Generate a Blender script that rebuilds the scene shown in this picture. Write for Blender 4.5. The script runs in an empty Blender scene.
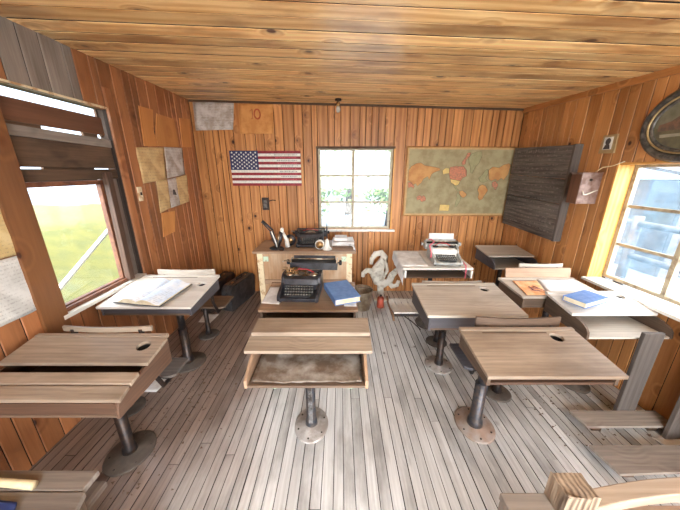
import bpy, bmesh, math, random
from mathutils import Vector, Matrix, noise
from mathutils.geometry import tessellate_polygon
random.seed(7)
S = bpy.context.scene
C = S.collection
PI = math.pi
R = math.radians

# ------------------------------------------------------------------ materials
def nt(name):
    m = bpy.data.materials.new(name); m.use_nodes = True
    t = m.node_tree; b = t.nodes['Principled BSDF']
    return m, t, b
def node(t, kind, **kw):
    n = t.nodes.new(kind)
    for k, v in kw.items():
        if k in n.bl_rna.properties: setattr(n, k, v)
        else: n.inputs[k.replace('_', ' ')].default_value = v
    return n
def srgb(r, g, b):
    f = lambda c: (c/255/12.92) if c/255 <= .04045 else ((c/255+.055)/1.055)**2.4
    return (f(r), f(g), f(b), 1)
def vscale(t, src, s):
    n = t.nodes.new('ShaderNodeVectorMath'); n.operation = 'MULTIPLY'
    t.links.new(src, n.inputs[0]); n.inputs[1].default_value = s
    return n.outputs[0]
def math_(t, op, a, b=None, clamp=False):
    n = t.nodes.new('ShaderNodeMath'); n.operation = op; n.use_clamp = clamp
    for i, x in enumerate((a, b)):
        if x is None: continue
        if isinstance(x, (int, float)): n.inputs[i].default_value = x
        else: t.links.new(x, n.inputs[i])
    return n.outputs[0]
def mixc(t, fac, a, b, mode='MIX'):
    n = t.nodes.new('ShaderNodeMix'); n.data_type = 'RGBA'; n.blend_type = mode
    for sock, x in ((n.inputs['Factor'], fac), (n.inputs[6], a), (n.inputs[7], b)):
        if isinstance(x, (int, float)): sock.default_value = x
        elif isinstance(x, tuple): sock.default_value = x
        else: t.links.new(x, sock)
    return n.outputs[2]
def mrange(t, x, a, b, c=0., d=1.):
    n = t.nodes.new('ShaderNodeMapRange'); t.links.new(x, n.inputs[0])
    for i, v in enumerate((a, b, c, d)): n.inputs[i+1].default_value = v
    n.clamp = True
    return n.outputs[0]
def wood(name, light, dark, rough=.55, knots=.06, knotcol=(60, 28, 12), gs=9., vary=.35, fine=.35, spec=.35, stain=None, stain_amt=0., contrast=1., bump=.25, kscale=3.4, wv=.26):
    m, t, b = nt(name)
    a = node(t, 'ShaderNodeAttribute', attribute_name='gp'); br = node(t, 'ShaderNodeAttribute', attribute_name='br')
    P = a.outputs['Vector']
    vor = node(t, 'ShaderNodeTexVoronoi', Scale=kscale); t.links.new(vscale(t, P, (.8, 1., 1.)), vor.inputs['Vector'])
    d = vor.outputs['Distance']
    w = node(t, 'ShaderNodeTexWave', Scale=gs, Distortion=4.5, Detail=3., Detail_Scale=1.4)
    w.bands_direction = 'Y'
    t.links.new(vscale(t, P, (.12, 1., .7)), w.inputs['Vector'])
    t.links.new(mrange(t, d, 0, .3, 14, 0), w.inputs['Phase Offset'])
    fn = node(t, 'ShaderNodeTexNoise', Scale=1., Detail=5., Roughness=.65)
    t.links.new(vscale(t, P, (3.2, 75., 75.)), fn.inputs['Vector'])
    bn = node(t, 'ShaderNodeTexNoise', Scale=1., Detail=3.)
    t.links.new(vscale(t, P, (1.5, 9., 9.)), bn.inputs['Vector'])
    v = math_(t, 'ADD', math_(t, 'MULTIPLY', w.outputs['Fac'], wv), math_(t, 'MULTIPLY', fn.outputs['Fac'], fine))
    v = math_(t, 'ADD', v, math_(t, 'MULTIPLY', bn.outputs['Fac'], .5))
    mid = wv*.5+fine*.5+.25
    v = mrange(t, v, mid-.24/contrast, mid+.24/contrast)
    col = mixc(t, v, srgb(*dark), srgb(*light))
    if knots:
        k = mrange(t, d, knots*.7, knots, 1, 0)
        kz = mrange(t, d, knots, knots*2.6, .45, 0)
        col = mixc(t, kz, col, srgb(*[c*1.5 for c in knotcol]))
        col = mixc(t, k, col, srgb(*knotcol))
    if stain:
        sn = node(t, 'ShaderNodeTexNoise', Scale=1.6, Detail=6., Roughness=.6)
        t.links.new(vscale(t, P, (1., 2.5, 2.5)), sn.inputs['Vector'])
        col = mixc(t, mrange(t, sn.outputs['Fac'], .48, .66, 0, stain_amt), col, srgb(*stain))
    hs = node(t, 'ShaderNodeHueSaturation'); t.links.new(col, hs.inputs['Color'])
    t.links.new(mrange(t, br.outputs['Fac'], 0, 1, 1-vary, 1+vary), hs.inputs['Value'])
    t.links.new(hs.outputs[0], b.inputs['Base Color'])
    b.inputs['Roughness'].default_value = rough
    b.inputs['Specular IOR Level'].default_value = spec
    bp = node(t, 'ShaderNodeBump', Strength=bump, Distance=.002)
    t.links.new(fn.outputs['Fac'], bp.inputs['Height']); t.links.new(bp.outputs[0], b.inputs['Normal'])
    return m
def plain(name, c, rough=.5, metal=0., var=.15, scale=30., spec=.5, c2=None, thr=(.4, .6), bump=0.):
    m, t, b = nt(name)
    tc = node(t, 'ShaderNodeTexCoord')
    n = node(t, 'ShaderNodeTexNoise', Scale=scale, Detail=5., Roughness=.6); t.links.new(tc.outputs['Object'], n.inputs['Vector'])
    a = srgb(*c)
    if c2: col = mixc(t, mrange(t, n.outputs['Fac'], thr[0], thr[1]), a, srgb(*c2))
    else:
        hs = node(t, 'ShaderNodeHueSaturation'); hs.inputs['Color'].default_value = a
        t.links.new(mrange(t, n.outputs['Fac'], .3, .7, 1-var, 1+var), hs.inputs['Value']); col = hs.outputs[0]
    t.links.new(col, b.inputs['Base Color'])
    b.inputs['Roughness'].default_value = rough; b.inputs['Metallic'].default_value = metal
    b.inputs['Specular IOR Level'].default_value = spec
    if bump:
        bp = node(t, 'ShaderNodeBump', Strength=bump, Distance=.01)
        t.links.new(n.outputs['Fac'], bp.inputs['Height']); t.links.new(bp.outputs[0], b.inputs['Normal'])
    return m
def glass(name, haze, tint=(.8, .88, 1., 1)):
    m = bpy.data.materials.new(name); m.use_nodes = True; t = m.node_tree; t.nodes.clear()
    o = node(t, 'ShaderNodeOutputMaterial'); tr = node(t, 'ShaderNodeBsdfTransparent'); tl = node(t, 'ShaderNodeBsdfTranslucent', Color=tint)
    gl = node(t, 'ShaderNodeBsdfGlossy', Roughness=.05); mx = node(t, 'ShaderNodeMixShader'); m2 = node(t, 'ShaderNodeMixShader', Fac=.05)
    tc = node(t, 'ShaderNodeTexCoord'); n = node(t, 'ShaderNodeTexNoise', Scale=9., Detail=6.); t.links.new(tc.outputs['Object'], n.inputs['Vector'])
    t.links.new(mrange(t, n.outputs['Fac'], .3, .75, haze*.6, haze*1.4), mx.inputs[0])
    t.links.new(tr.outputs[0], mx.inputs[1]); t.links.new(tl.outputs[0], mx.inputs[2])
    t.links.new(mx.outputs[0], m2.inputs[1]); t.links.new(gl.outputs[0], m2.inputs[2]); t.links.new(m2.outputs[0], o.inputs[0])
    return m
M = dict(
    wall=wood('pine wall', (202, 144, 88), (146, 92, 48), rough=.42, knots=.10, kscale=5.5, gs=6, vary=.14, spec=.4, wv=.16, contrast=1.2, knotcol=(54, 26, 14)),
    wall_left=wood('pine wall worn', (184, 124, 80), (126, 76, 44), rough=.5, knots=.07, gs=6, vary=.22, wv=.16, stain=(92, 66, 50), stain_amt=.5),
    pine_new=wood('unfaded pine', (208, 148, 88), (176, 114, 62), rough=.5, knots=.05, vary=.1, wv=.15),
    casing=wood('yellow pine casing', (232, 182, 104), (196, 134, 62), rough=.4, knots=.05, vary=.1),
    ceiling=wood('ceiling pine', (250, 216, 158), (204, 152, 90), rough=.32, knots=.11, kscale=4.2, knotcol=(60, 30, 14), gs=5, vary=.2, wv=.2, stain=(120, 70, 34), stain_amt=.65, spec=.6, contrast=1.3),
    grey_board=wood('weathered grey board', (156, 146, 136), (98, 88, 80), rough=.8, knots=.06, gs=10, vary=.15, contrast=.8, wv=.1, fine=.6),
    dark_board=wood('dark old board', (112, 88, 68), (50, 38, 30), rough=.8, knots=.07, vary=.25, wv=.12, fine=.6, contrast=.8, stain=(34, 26, 22), stain_amt=.5),
    red_board=wood('brown old board', (122, 84, 62), (78, 50, 36), rough=.7, knots=.07, vary=.1, wv=.12),
    desk_top=wood('worn desk top', (176, 160, 142), (122, 106, 90), rough=.42, knots=0, gs=12, vary=.12, fine=.8, stain=(104, 88, 74), stain_amt=.6, contrast=.75, wv=.1),
    desk_pale=wood('pale worn desk top', (198, 190, 178), (150, 140, 128), rough=.36, knots=0, gs=12, vary=.08, fine=.8, stain=(128, 116, 104), stain_amt=.5, contrast=.75, wv=.1),
    desk_side=wood('desk side', (112, 92, 76), (60, 48, 40), rough=.55, knots=0, gs=14, vary=.12, fine=.8, contrast=.75, wv=.1),
    desk_red=wood('desk side reddish', (108, 82, 66), (58, 42, 34), rough=.5, knots=0, gs=14, vary=.12, fine=.8, contrast=.75, wv=.1),
    desk_tan=wood('tan desk board', (176, 148, 122), (132, 106, 84), rough=.5, knots=0, gs=12, vary=.08, fine=.7, contrast=.75, wv=.1, stain=(112, 86, 68), stain_amt=.5),
    cabinet=wood('cabinet wood', (198, 162, 126), (146, 112, 80), rough=.5, knots=0, gs=8, vary=.1, stain=(206, 194, 172), stain_amt=.5, wv=.1),
    desk_white=wood('sunlit white desk top', (226, 222, 214), (184, 176, 166), rough=.35, knots=0, vary=.05, fine=.8, wv=.08, contrast=.75),  # whitened wood: sunlight on the tops painted into the colour
    casing_brown=wood('brown pine casing', (142, 96, 58), (104, 66, 38), rough=.45, knots=.07, vary=.1, wv=.15),
    plank_dark=wood('dark grey plank', (104, 96, 90), (64, 56, 52), rough=.75, knots=0, vary=.1, wv=.1, fine=.7, contrast=.8),
    slate_side=wood('blue grey desk side', (92, 90, 96), (48, 46, 52), rough=.5, knots=0, gs=14, vary=.1, fine=.6, wv=.10, contrast=.65),
    orange_board=wood('orange wood', (206, 112, 50), (160, 76, 30), rough=.4, knots=0, vary=.1),
)
def floor_mat():
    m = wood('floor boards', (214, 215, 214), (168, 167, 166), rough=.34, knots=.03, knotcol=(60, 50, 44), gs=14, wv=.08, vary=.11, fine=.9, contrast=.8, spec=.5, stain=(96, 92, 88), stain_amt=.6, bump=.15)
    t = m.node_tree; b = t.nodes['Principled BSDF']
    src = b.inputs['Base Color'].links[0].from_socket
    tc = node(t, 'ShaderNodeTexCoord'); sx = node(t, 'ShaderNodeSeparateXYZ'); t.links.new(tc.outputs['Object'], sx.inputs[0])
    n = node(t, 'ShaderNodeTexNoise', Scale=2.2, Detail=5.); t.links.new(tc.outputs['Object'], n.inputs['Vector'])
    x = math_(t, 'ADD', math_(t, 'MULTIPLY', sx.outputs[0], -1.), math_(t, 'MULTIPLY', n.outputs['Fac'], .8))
    fac = mrange(t, x, .85, 1.35, 0, .8)      # left side browned: dimmer light painted in, plus dirt and unworn varnish
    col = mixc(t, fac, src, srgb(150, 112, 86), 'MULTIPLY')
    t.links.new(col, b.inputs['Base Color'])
    return m
M['floor'] = floor_mat(); M['joint'] = plain('shaded board joint', (40, 30, 24), .95)  # joint faces: shade of the gaps painted dark onto board edges
M.update(
    iron=plain('dark cast iron', (44, 42, 44), .45, .6, c2=(70, 56, 48), scale=25),
    iron_blue=plain('blue grey iron', (62, 68, 78), .4, .6, c2=(92, 84, 80), scale=30),
    steel=plain('worn steel', (150, 150, 152), .35, .8, c2=(80, 74, 70), scale=20),
    base_grey=plain('worn grey painted iron base', (168, 164, 160), .5, .2, c2=(136, 128, 122), scale=14),
    base_rust=plain('rusty iron base', (158, 150, 144), .5, .1, c2=(142, 118, 102), scale=9),
    base_dark=plain('dusty iron base', (88, 80, 72), .8, .05, c2=(70, 62, 56), scale=12),
    mint=plain('chipped mint paint', (196, 216, 192), .55, 0, c2=(150, 140, 120), scale=30, thr=(.55, .65)),
    white_iron=plain('white painted cast iron', (212, 208, 196), .5, 0, c2=(150, 142, 128), scale=16, thr=(.5, .7)),
    cream=plain('worn cream paint', (222, 206, 172), .55, 0, c2=(178, 138, 98), scale=14, thr=(.5, .62)),
    white=plain('worn white paint', (226, 224, 216), .5, 0, c2=(170, 160, 148), scale=20, thr=(.55, .7)),
    grey_paint=plain('greige window paint', (176, 164, 138), .5, 0, c2=(128, 112, 92), scale=18, thr=(.5, .7)),
    brown_paint=plain('old brown sash', (122, 78, 52), .6, 0, c2=(90, 54, 38), scale=14),
    black=plain('black enamel', (26, 26, 30), .28, .1, c2=(52, 52, 58), scale=20),
    blackm=plain('black rubber', (22, 22, 24), .6),
    dark=plain('dark void', (18, 16, 16), .9),
    key=plain('black key', (30, 30, 32), .3), keytop=plain('pale key legend', (196, 196, 188), .5),
    greyenamel=plain('grey enamel', (176, 178, 172), .4, .1, c2=(140, 140, 136), scale=20),
    chrome=plain('tarnished nickel', (190, 182, 166), .28, .9, c2=(150, 120, 86), scale=30),
    brass=plain('tarnished brass', (176, 142, 96), .35, .8, c2=(110, 80, 50), scale=30),
    red=plain('red ribbon', (190, 40, 48), .6), pink=plain('pink red cord', (206, 96, 110), .7),
    paper=plain('white paper', (226, 226, 224), .8, c2=(200, 198, 196), scale=8),
    papercream=plain('cream paper', (216, 204, 176), .8, c2=(190, 174, 142), scale=9),
    bluebook=plain('blue cloth cover', (88, 122, 178), .65, c2=(104, 138, 190), scale=30),
    orange=plain('orange paper', (224, 150, 96), .8, c2=(240, 184, 140), scale=12),
    leather=plain('black leather', (34, 34, 36), .45, c2=(62, 60, 60), scale=14, bump=.2),
    leatherb=plain('dark brown leather', (70, 50, 40), .6, c2=(42, 32, 28), scale=10, bump=.2),
    bucket=plain('dull galvanized bucket', (150, 136, 116), .5, .4, c2=(112, 94, 74), scale=12),
    boxmetal=plain('rusty tin', (146, 124, 116), .5, .3, c2=(110, 84, 72), scale=18),
    blue=plain('navy cloth', (38, 56, 108), .8), wire=plain('white wire', (220, 214, 200), .5),
    ink=plain('ink', (70, 62, 60), .8), inkred=plain('faded red mark', (170, 84, 52), .8), inkg=plain('grey pencil', (120, 112, 104), .8),
    flagred=plain('flag red', (146, 32, 44), .5, c2=(120, 22, 34), scale=30), flagwhite=plain('flag white', (226, 224, 214), .5, c2=(200, 204, 200), scale=40), flagblue=plain('flag navy', (34, 40, 84), .5),
    rope=plain('brown rope', (112, 84, 62), .9), tan=plain('tan horn', (206, 188, 150), .6),
    oval=plain('dark pewter frame', (66, 64, 62), .35, .3, c2=(104, 100, 94), scale=30), gilt=plain('dull gilt', (172, 150, 110), .4, .5),
    glass=glass('clear old glass', .02, (.9, .95, 1, 1)), glassblue=glass('dusty glass', .06, (.5, .78, 1, 1)), plastic=glass('cloudy plastic pane', .012, (.86, .94, .94, 1)),
    grass=plain('yellow green grass', (58, 60, 2), .9, c2=(70, 68, 4), scale=6), gravel=plain('gravel', (92, 102, 112), .9, c2=(66, 74, 80), scale=3),
    leaf=plain('leaves', (58, 88, 36), .7, c2=(84, 108, 50), scale=5), bark=plain('bark', (66, 58, 54), .9, c2=(46, 40, 38), scale=8),
    log=plain('weathered timber', (72, 68, 66), .9, c2=(50, 48, 50), scale=8), roof=plain('roof board', (60, 48, 40), .9), canvas=plain('white canvas', (235, 235, 235), .9),
    leather_dry=plain('scrap leaf litter', (96, 78, 62), .9),
)

# ------------------------------------------------------------------ mesh builder
class MB:
    def __init__(s):
        s.bm = bmesh.new(); s.gp = s.bm.verts.layers.float_vector.new('gp'); s.br = s.bm.verts.layers.float.new('br'); s.M = Matrix()
    def add(s, vs, fs, grain='x', mat=0, smooth=False, br=None):
        off = Vector((random.uniform(0, 40), random.uniform(0, 40), random.uniform(0, 40)))
        b = random.random() if br is None else br
        perm = {'x': (0, 1, 2), 'y': (1, 0, 2), 'z': (2, 0, 1)}[grain]
        nv = []
        for v in vs:
            v = Vector(v); q = s.bm.verts.new(s.M @ v)
            q[s.gp] = Vector((v[perm[0]], v[perm[1]], v[perm[2]]))+off; q[s.br] = b; nv.append(q)
        for f in fs:
            mm = mat
            try: F = s.bm.faces.new([nv[i] for i in f])
            except ValueError: continue
            F.material_index = mm; F.smooth = smooth
        return s
    def last_mat(s, n, mat):
        s.bm.faces.ensure_lookup_table()
        for i in n: s.bm.faces[i].material_index = mat
    def box(s, x0, x1, y0, y1, z0, z1, grain=None, mat=0, br=None):
        if grain is None:
            e = (abs(x1-x0), abs(y1-y0), abs(z1-z0)); grain = 'xyz'[e.index(max(e))]
        x0, x1 = sorted((x0, x1)); y0, y1 = sorted((y0, y1)); z0, z1 = sorted((z0, z1))
        v = [(x, y, z) for z in (z0, z1) for y in (y0, y1) for x in (x0, x1)]
        return s.add(v, [(0, 2, 3, 1), (4, 5, 7, 6), (0, 1, 5, 4), (2, 6, 7, 3), (0, 4, 6, 2), (1, 3, 7, 5)], grain, mat, br=br)
    def hexa(s, bot, top, grain='x', mat=0, br=None):       # two quads, counter-clockwise seen from above
        return s.add(list(bot)+list(top), [(3, 2, 1, 0), (4, 5, 6, 7), (0, 1, 5, 4), (1, 2, 6, 5), (2, 3, 7, 6), (3, 0, 4, 7)], grain, mat, br=br)
    def prism(s, outline, z0, z1, f=None, holes=(), grain='x', mat=0, br=None, smooth=False):
        # outline in the local xy plane; f maps (x, y, z) to a point
        f = f or (lambda x, y, z: (x, y, z))
        loops = [list(outline)]+[list(h) for h in holes]
        flat = [p for l in loops for p in l]; n = len(flat)
        tris = tessellate_polygon([[Vector((p[0], p[1], 0)) for p in l] for l in loops])
        vs = [f(p[0], p[1], z0) for p in flat]+[f(p[0], p[1], z1) for p in flat]
        fs = [tuple(reversed(t)) for t in tris]+[tuple(i+n for i in t) for t in tris]
        k = 0
        for l in loops:
            m = len(l)
            for i in range(m): j = (i+1) % m; fs.append((k+i, k+j, k+j+n, k+i+n))
            k += m
        return s.add(vs, fs, grain, mat, smooth, br)
    def tube(s, pts, r, n=10, mat=0, flat=None, cap=True):
        pts = [Vector(p) for p in pts]; k = len(pts); rr = r if isinstance(r, (list, tuple)) else [r]*k
        vs = []; fs = []; up = None
        for i, p in enumerate(pts):
            d = (pts[min(i+1, k-1)]-pts[max(i-1, 0)]).normalized()
            if up is None: up = Vector((0, 0, 1)) if abs(d.z) < .9 else Vector((0, 1, 0))
            a = d.cross(up).normalized(); b = a.cross(d).normalized(); up = b
            for j in range(n):
                t = 2*PI*j/n; fa, fb = (flat if flat else (1, 1))
                vs.append(p+a*math.cos(t)*rr[i]*fa+b*math.sin(t)*rr[i]*fb)
        for i in range(k-1):
            for j in range(n): q = (j+1) % n; fs.append((i*n+j, i*n+q, (i+1)*n+q, (i+1)*n+j))
        if cap: fs.append(tuple(reversed(range(n)))); fs.append(tuple(range((k-1)*n, k*n)))
        return s.add(vs, fs, 'x', mat, True)
    def lathe(s, prof, c=(0, 0, 0), n=32, mat=0, axis='z', sx=1., sy=1., smooth=True):
        vs = []; fs = []; k = len(prof)
        for r, h in prof:
            for j in range(n):
                t = 2*PI*j/n; a, b = r*math.cos(t)*sx, r*math.sin(t)*sy
                p = {'z': (a, b, h), 'x': (h, a, b), 'y': (b, h, a)}[axis]
                vs.append((p[0]+c[0], p[1]+c[1], p[2]+c[2]))
        for i in range(k-1):
            for j in range(n): q = (j+1) % n; fs.append((i*n+j, i*n+q, (i+1)*n+q, (i+1)*n+j))
        fs.append(tuple(reversed(range(n)))); fs.append(tuple(range((k-1)*n, k*n)))
        return s.add(vs, fs, 'x', mat, smooth)
    def sheet(s, a, b, c, d, n=10, amp=.004, seed=0, thick=.001, mat=0, grain='x'):     # bilinear crumpled sheet
        a, b, c, d = map(Vector, (a, b, c, d)); nm = (b-a).cross(d-a).normalized(); vs = []; fs = []
        for i in range(n+1):
            for j in range(n+1):
                u, v = j/n, i/n
                p = (a*(1-u)+b*u)*(1-v)+(d*(1-u)+c*u)*v
                h = (noise.noise(p*9+Vector((seed, 0, 0)))+.5*noise.noise(p*22+Vector((seed, 5, 0)))+.6)*amp
                e = .35*amp*noise.noise(Vector((seed, i*.7, j*.7)))
                vs.append(p+nm*h+(b-a).normalized()*e)
        m = len(vs); vs += [p-nm*thick for p in vs]
        for i in range(n):
            for j in range(n):
                q = i*(n+1)+j; fs.append((q, q+1, q+n+2, q+n+1)); fs.append((m+q, m+q+n+1, m+q+n+2, m+q+1))
        edge = [j for j in range(n+1)]+[(i+1)*(n+1)+n for i in range(n)]+[n*(n+1)+n-1-j for j in range(n)]+[(n-1-i)*(n+1) for i in range(n-1)]
        for i, e in enumerate(edge):
            g = edge[(i+1) % len(edge)]; fs.append((g, e, e+m, g+m))
        return s.add(vs, fs, grain, mat, True)
    def build(s, name, mats, parent=None, bevel=0., loc=None):
        if not isinstance(mats, (list, tuple)): mats = [mats]
        o0 = origin(parent) if loc is None else Vector(loc)
        for v in s.bm.verts: v.co -= o0
        bmesh.ops.recalc_face_normals(s.bm, faces=s.bm.faces[:])
        me = bpy.data.meshes.new(name); s.bm.to_mesh(me); s.bm.free()
        for m in mats: me.materials.append(m)
        o = bpy.data.objects.new(name, me); C.objects.link(o)
        if parent: o.parent = parent
        if loc is not None and parent is None: o.location = loc; ORI[o.name] = Vector(loc)
        if bevel:
            b = o.modifiers.new('bevel', 'BEVEL'); b.width = bevel; b.segments = 2; b.limit_method = 'ANGLE'; b.angle_limit = R(40)
        return o
ORI = {}
def origin(p):
    while p is not None and p.parent is not None: p = p.parent
    return ORI.get(p.name, Vector()) if p is not None else Vector()
def thing(name, label, cat, loc, group=None, kind=None):
    o = bpy.data.objects.new(name, None); C.objects.link(o); o.location = loc; ORI[o.name] = Vector(loc); o.empty_display_size = .05
    if kind: o['kind'] = kind
    else: o['label'] = label; o['category'] = cat
    if group: o['group'] = group
    return o
def tag(o, label, cat, group=None):
    o['label'] = label; o['category'] = cat
    if group: o['group'] = group
    return o
def struct(o): o['kind'] = 'structure'; return o
def circ(cx, cy, r, n=20, ry=None): return [(cx+r*math.cos(2*PI*i/n), cy+(ry or r)*math.sin(2*PI*i/n)) for i in range(n)]
def put(name, mb, mats, label, cat, loc, group=None, bevel=0.): return tag(mb.build(name, mats, None, bevel, loc), label, cat, group)

# ------------------------------------------------------------------ the room
XL, XR, YB, YF = -1.75, 2.15, 3.5, -1.3
def ceilz(x, y):
    u = (x-XL)/(XR-XL)
    return (2.40-.017*(YB-y))*(1-u)+(2.306-.041*(YB-y))*u
ZT = 2.44
def planks(axis, lo, hi, zr, pos, inward, holes, mats, matf=None, wmin=.10, wmax=.165, thick=.03, extra=()):
    # vertical boards on a wall running along axis ('x' or 'y'); holes = (a0, a1, z0, z1)
    mb = MB(); cuts = [lo, hi]+[h[0] for h in holes]+[h[1] for h in holes]+list(extra); cuts = sorted(set(c for c in cuts if lo <= c <= hi))
    edges = []
    for a, b in zip(cuts, cuts[1:]):
        e = [a]
        while b-e[-1] > wmax: e.append(e[-1]+random.uniform(wmin, wmax))
        if len(e) > 1 and b-e[-1] < .04: e.pop()
        edges += e
    edges.append(hi)
    for a, b in zip(edges, edges[1:]):
        mid = (a+b)/2; spans = [(zr[0], zr[1])]
        for h in holes:
            if h[0]-1e-4 <= mid <= h[1]+1e-4: spans = [(zr[0], h[2]), (h[3], zr[1])]
        j = random.uniform(0, .002)
        for k, (z0, z1) in enumerate(spans):
            g = .006; c = .009; w = b-a
            h_ = .0022; prof = [(a+h_, -thick), (a+h_, -.004), (a+g, j), (b-g, j), (b-h_, -.004), (b-h_, -thick)]
            if w > .14: prof[3:3] = [(mid-.006, j), (mid-.003, -.006), (mid+.003, -.006), (mid+.006, j)]
            def f(p, q, z): return (p, pos+inward*q, z) if axis == 'x' else (pos+inward*q, p, z)
            n0 = len(mb.bm.faces); mb.prism(prof, z0, z1, f, grain='z', mat=matf(mid, (z0+z1)/2) if matf else 0)
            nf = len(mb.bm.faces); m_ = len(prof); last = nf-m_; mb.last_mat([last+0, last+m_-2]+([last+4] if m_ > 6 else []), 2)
    return mb.build
def backing(mb_holes, axis, lo, hi, p0, p1, name):
    mb = MB(); hs = sorted(mb_holes); x = lo
    def bx(a, b, z0, z1):
        if axis == 'x': mb.box(a, b, p0, p1, z0, z1)
        else: mb.box(p0, p1, a, b, z0, z1)
    for a, b, z0, z1 in hs:
        bx(x, a, -.1, ZT+.1); bx(a, b, -.1, z0); bx(a, b, z1, ZT+.1); x = b
    bx(x, hi, -.1, ZT+.1)
    return mb
hB = [(-.27, .65, .89, 1.885)]
hL = [(1.53, 2.25, .72, 2.05)]
hR = [(1.10, 2.19, .711, 1.665)]
hF = [(-.7, 2.0, 0., 2.2)]  # unseen front opening, widened to let in more fill light
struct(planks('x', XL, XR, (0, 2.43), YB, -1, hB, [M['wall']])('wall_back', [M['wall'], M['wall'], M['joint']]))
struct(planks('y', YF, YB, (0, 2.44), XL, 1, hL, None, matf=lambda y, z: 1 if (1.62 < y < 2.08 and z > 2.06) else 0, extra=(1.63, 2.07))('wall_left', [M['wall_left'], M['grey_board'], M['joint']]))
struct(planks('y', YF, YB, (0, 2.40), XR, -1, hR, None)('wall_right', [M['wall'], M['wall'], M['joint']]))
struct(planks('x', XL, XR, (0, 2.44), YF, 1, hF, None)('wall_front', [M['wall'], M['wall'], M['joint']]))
for hs, ax, lo, hi, a, b, n in ((hB, 'x', XL-.15, XR+.25, YB+.03, YB+.09, 'wall_back_outside'), (hL, 'y', YF-.1, YB+.1, XL-.09, XL-.03, 'wall_left_outside'),
                         (hR, 'y', YF-.1, YB+.1, XR+.03, XR+.16, 'wall_right_outside'), (hF, 'x', XL-.15, XR+.25, YF-.09, YF-.03, 'wall_front_outside')):
    struct(backing(hs, ax, lo, hi, a, b, n).build(n, [M['roof']]))
# floor strips
mb = MB(); x = XL-.04
while x < XR+.04:
    w = random.uniform(.052, .066); y = YF-.05
    while y < YB+.04:
        e = min(y+random.uniform(2., 4.6), YB+.04)
        if YB+.04-e < .4: e = YB+.04
        g = .0032 if random.random() < .75 else .005; z = random.uniform(-.0015, .0015)
        mb.add([(x, y, -.03), (x+w, y, -.03), (x+w, e, -.03), (x, e, -.03), (x, y, -.02), (x+w, y, -.02), (x+w, e, -.02), (x, e, -.02),
                (x+g*.6, y, z-.001), (x+w-g*.6, y, z-.001), (x+w-g*.6, e-.002, z-.001), (x+g*.6, e-.002, z-.001)],
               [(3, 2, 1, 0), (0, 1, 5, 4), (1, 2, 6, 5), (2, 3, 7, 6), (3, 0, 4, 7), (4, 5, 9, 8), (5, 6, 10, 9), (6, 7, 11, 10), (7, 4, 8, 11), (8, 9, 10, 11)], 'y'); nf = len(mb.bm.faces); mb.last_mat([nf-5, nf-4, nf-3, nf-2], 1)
        y = e
    x += w
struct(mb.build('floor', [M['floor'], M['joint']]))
# ceiling boards
mb = MB(); y = YF-.05
while y < YB+.02:
    w = random.uniform(.10, .15); e = y+w; dz = random.uniform(0, .005); gp_ = random.choice((.009, .010, .012, .018)); vs = []
    xs = [XL-.04+i*(XR-XL+.08)/8 for i in range(9)]
    for xx in xs:
        for (yy, q) in ((y+gp_, .03), (y+gp_, .02), (y+gp_, .002), (y+gp_+.0015, 0), (e-.0015, 0), (e, .002), (e, .03)): vs.append((xx, yy, ceilz(xx, yy)+q+dz))
    fs = []; sides = []; n0 = len(mb.bm.faces)
    for i in range(8):
        for j in range(7): k = (j+1) % 7; fs.append((i*7+j, i*7+k, (i+1)*7+k, (i+1)*7+j)); sides += [len(fs)-1] if j in (0, 1, 5) else []
    fs += [tuple(range(7)), tuple(range(56, 63))]
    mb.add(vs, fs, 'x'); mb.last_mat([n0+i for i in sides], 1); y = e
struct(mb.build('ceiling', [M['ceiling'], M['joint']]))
mb = MB(); q = [(XL-.04, YF-.05), (XR+.04, YF-.05), (XR+.04, YB+.04), (XL-.04, YB+.04)]
mb.hexa([(a, b, ceilz(a, b)+.036) for a, b in q], [(a, b, ceilz(a, b)+.046) for a, b in q]); struct(mb.build('ceiling_backing', [M['roof']]))
struct(MB().box(XL-.35, XR+.45, YF-.35, YB+.3, 2.54, 2.6).build('roof', [M['roof']]))
# trims along the wall tops
def rail(p0, p1, w, t, name, mat, nrm):
    mb = MB(); n = 8; vs = []; p0 = Vector(p0); p1 = Vector(p1)
    for i in range(n+1):
        p = p0.lerp(p1, i/n); z = ceilz(p.x, p.y)
        for dz, q in ((-w, 0), (0.01, 0), (.01, t), (-w, t)): vs.append((p.x+nrm[0]*q, p.y+nrm[1]*q, z+dz))
    fs = [tuple(range(4)), tuple(range(4*n, 4*n+4))]
    for i in range(n):
        for j in range(4): fs.append((i*4+j, i*4+(j+1) % 4, i*4+4+(j+1) % 4, i*4+4+j))
    mb.add(vs, fs, 'x' if nrm[0] == 0 else 'y'); return struct(mb.build(name, [mat], bevel=.002))
rail((XR-.001, YF, 0), (XR-.001, YB, 0), .045, .018, 'trim_1', M['wall'], (-1, 0))
rail((XL, YB-.001, 0), (XR, YB-.001, 0), .02, .012, 'trim_2', M['dark_board'], (0, -1))

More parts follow.
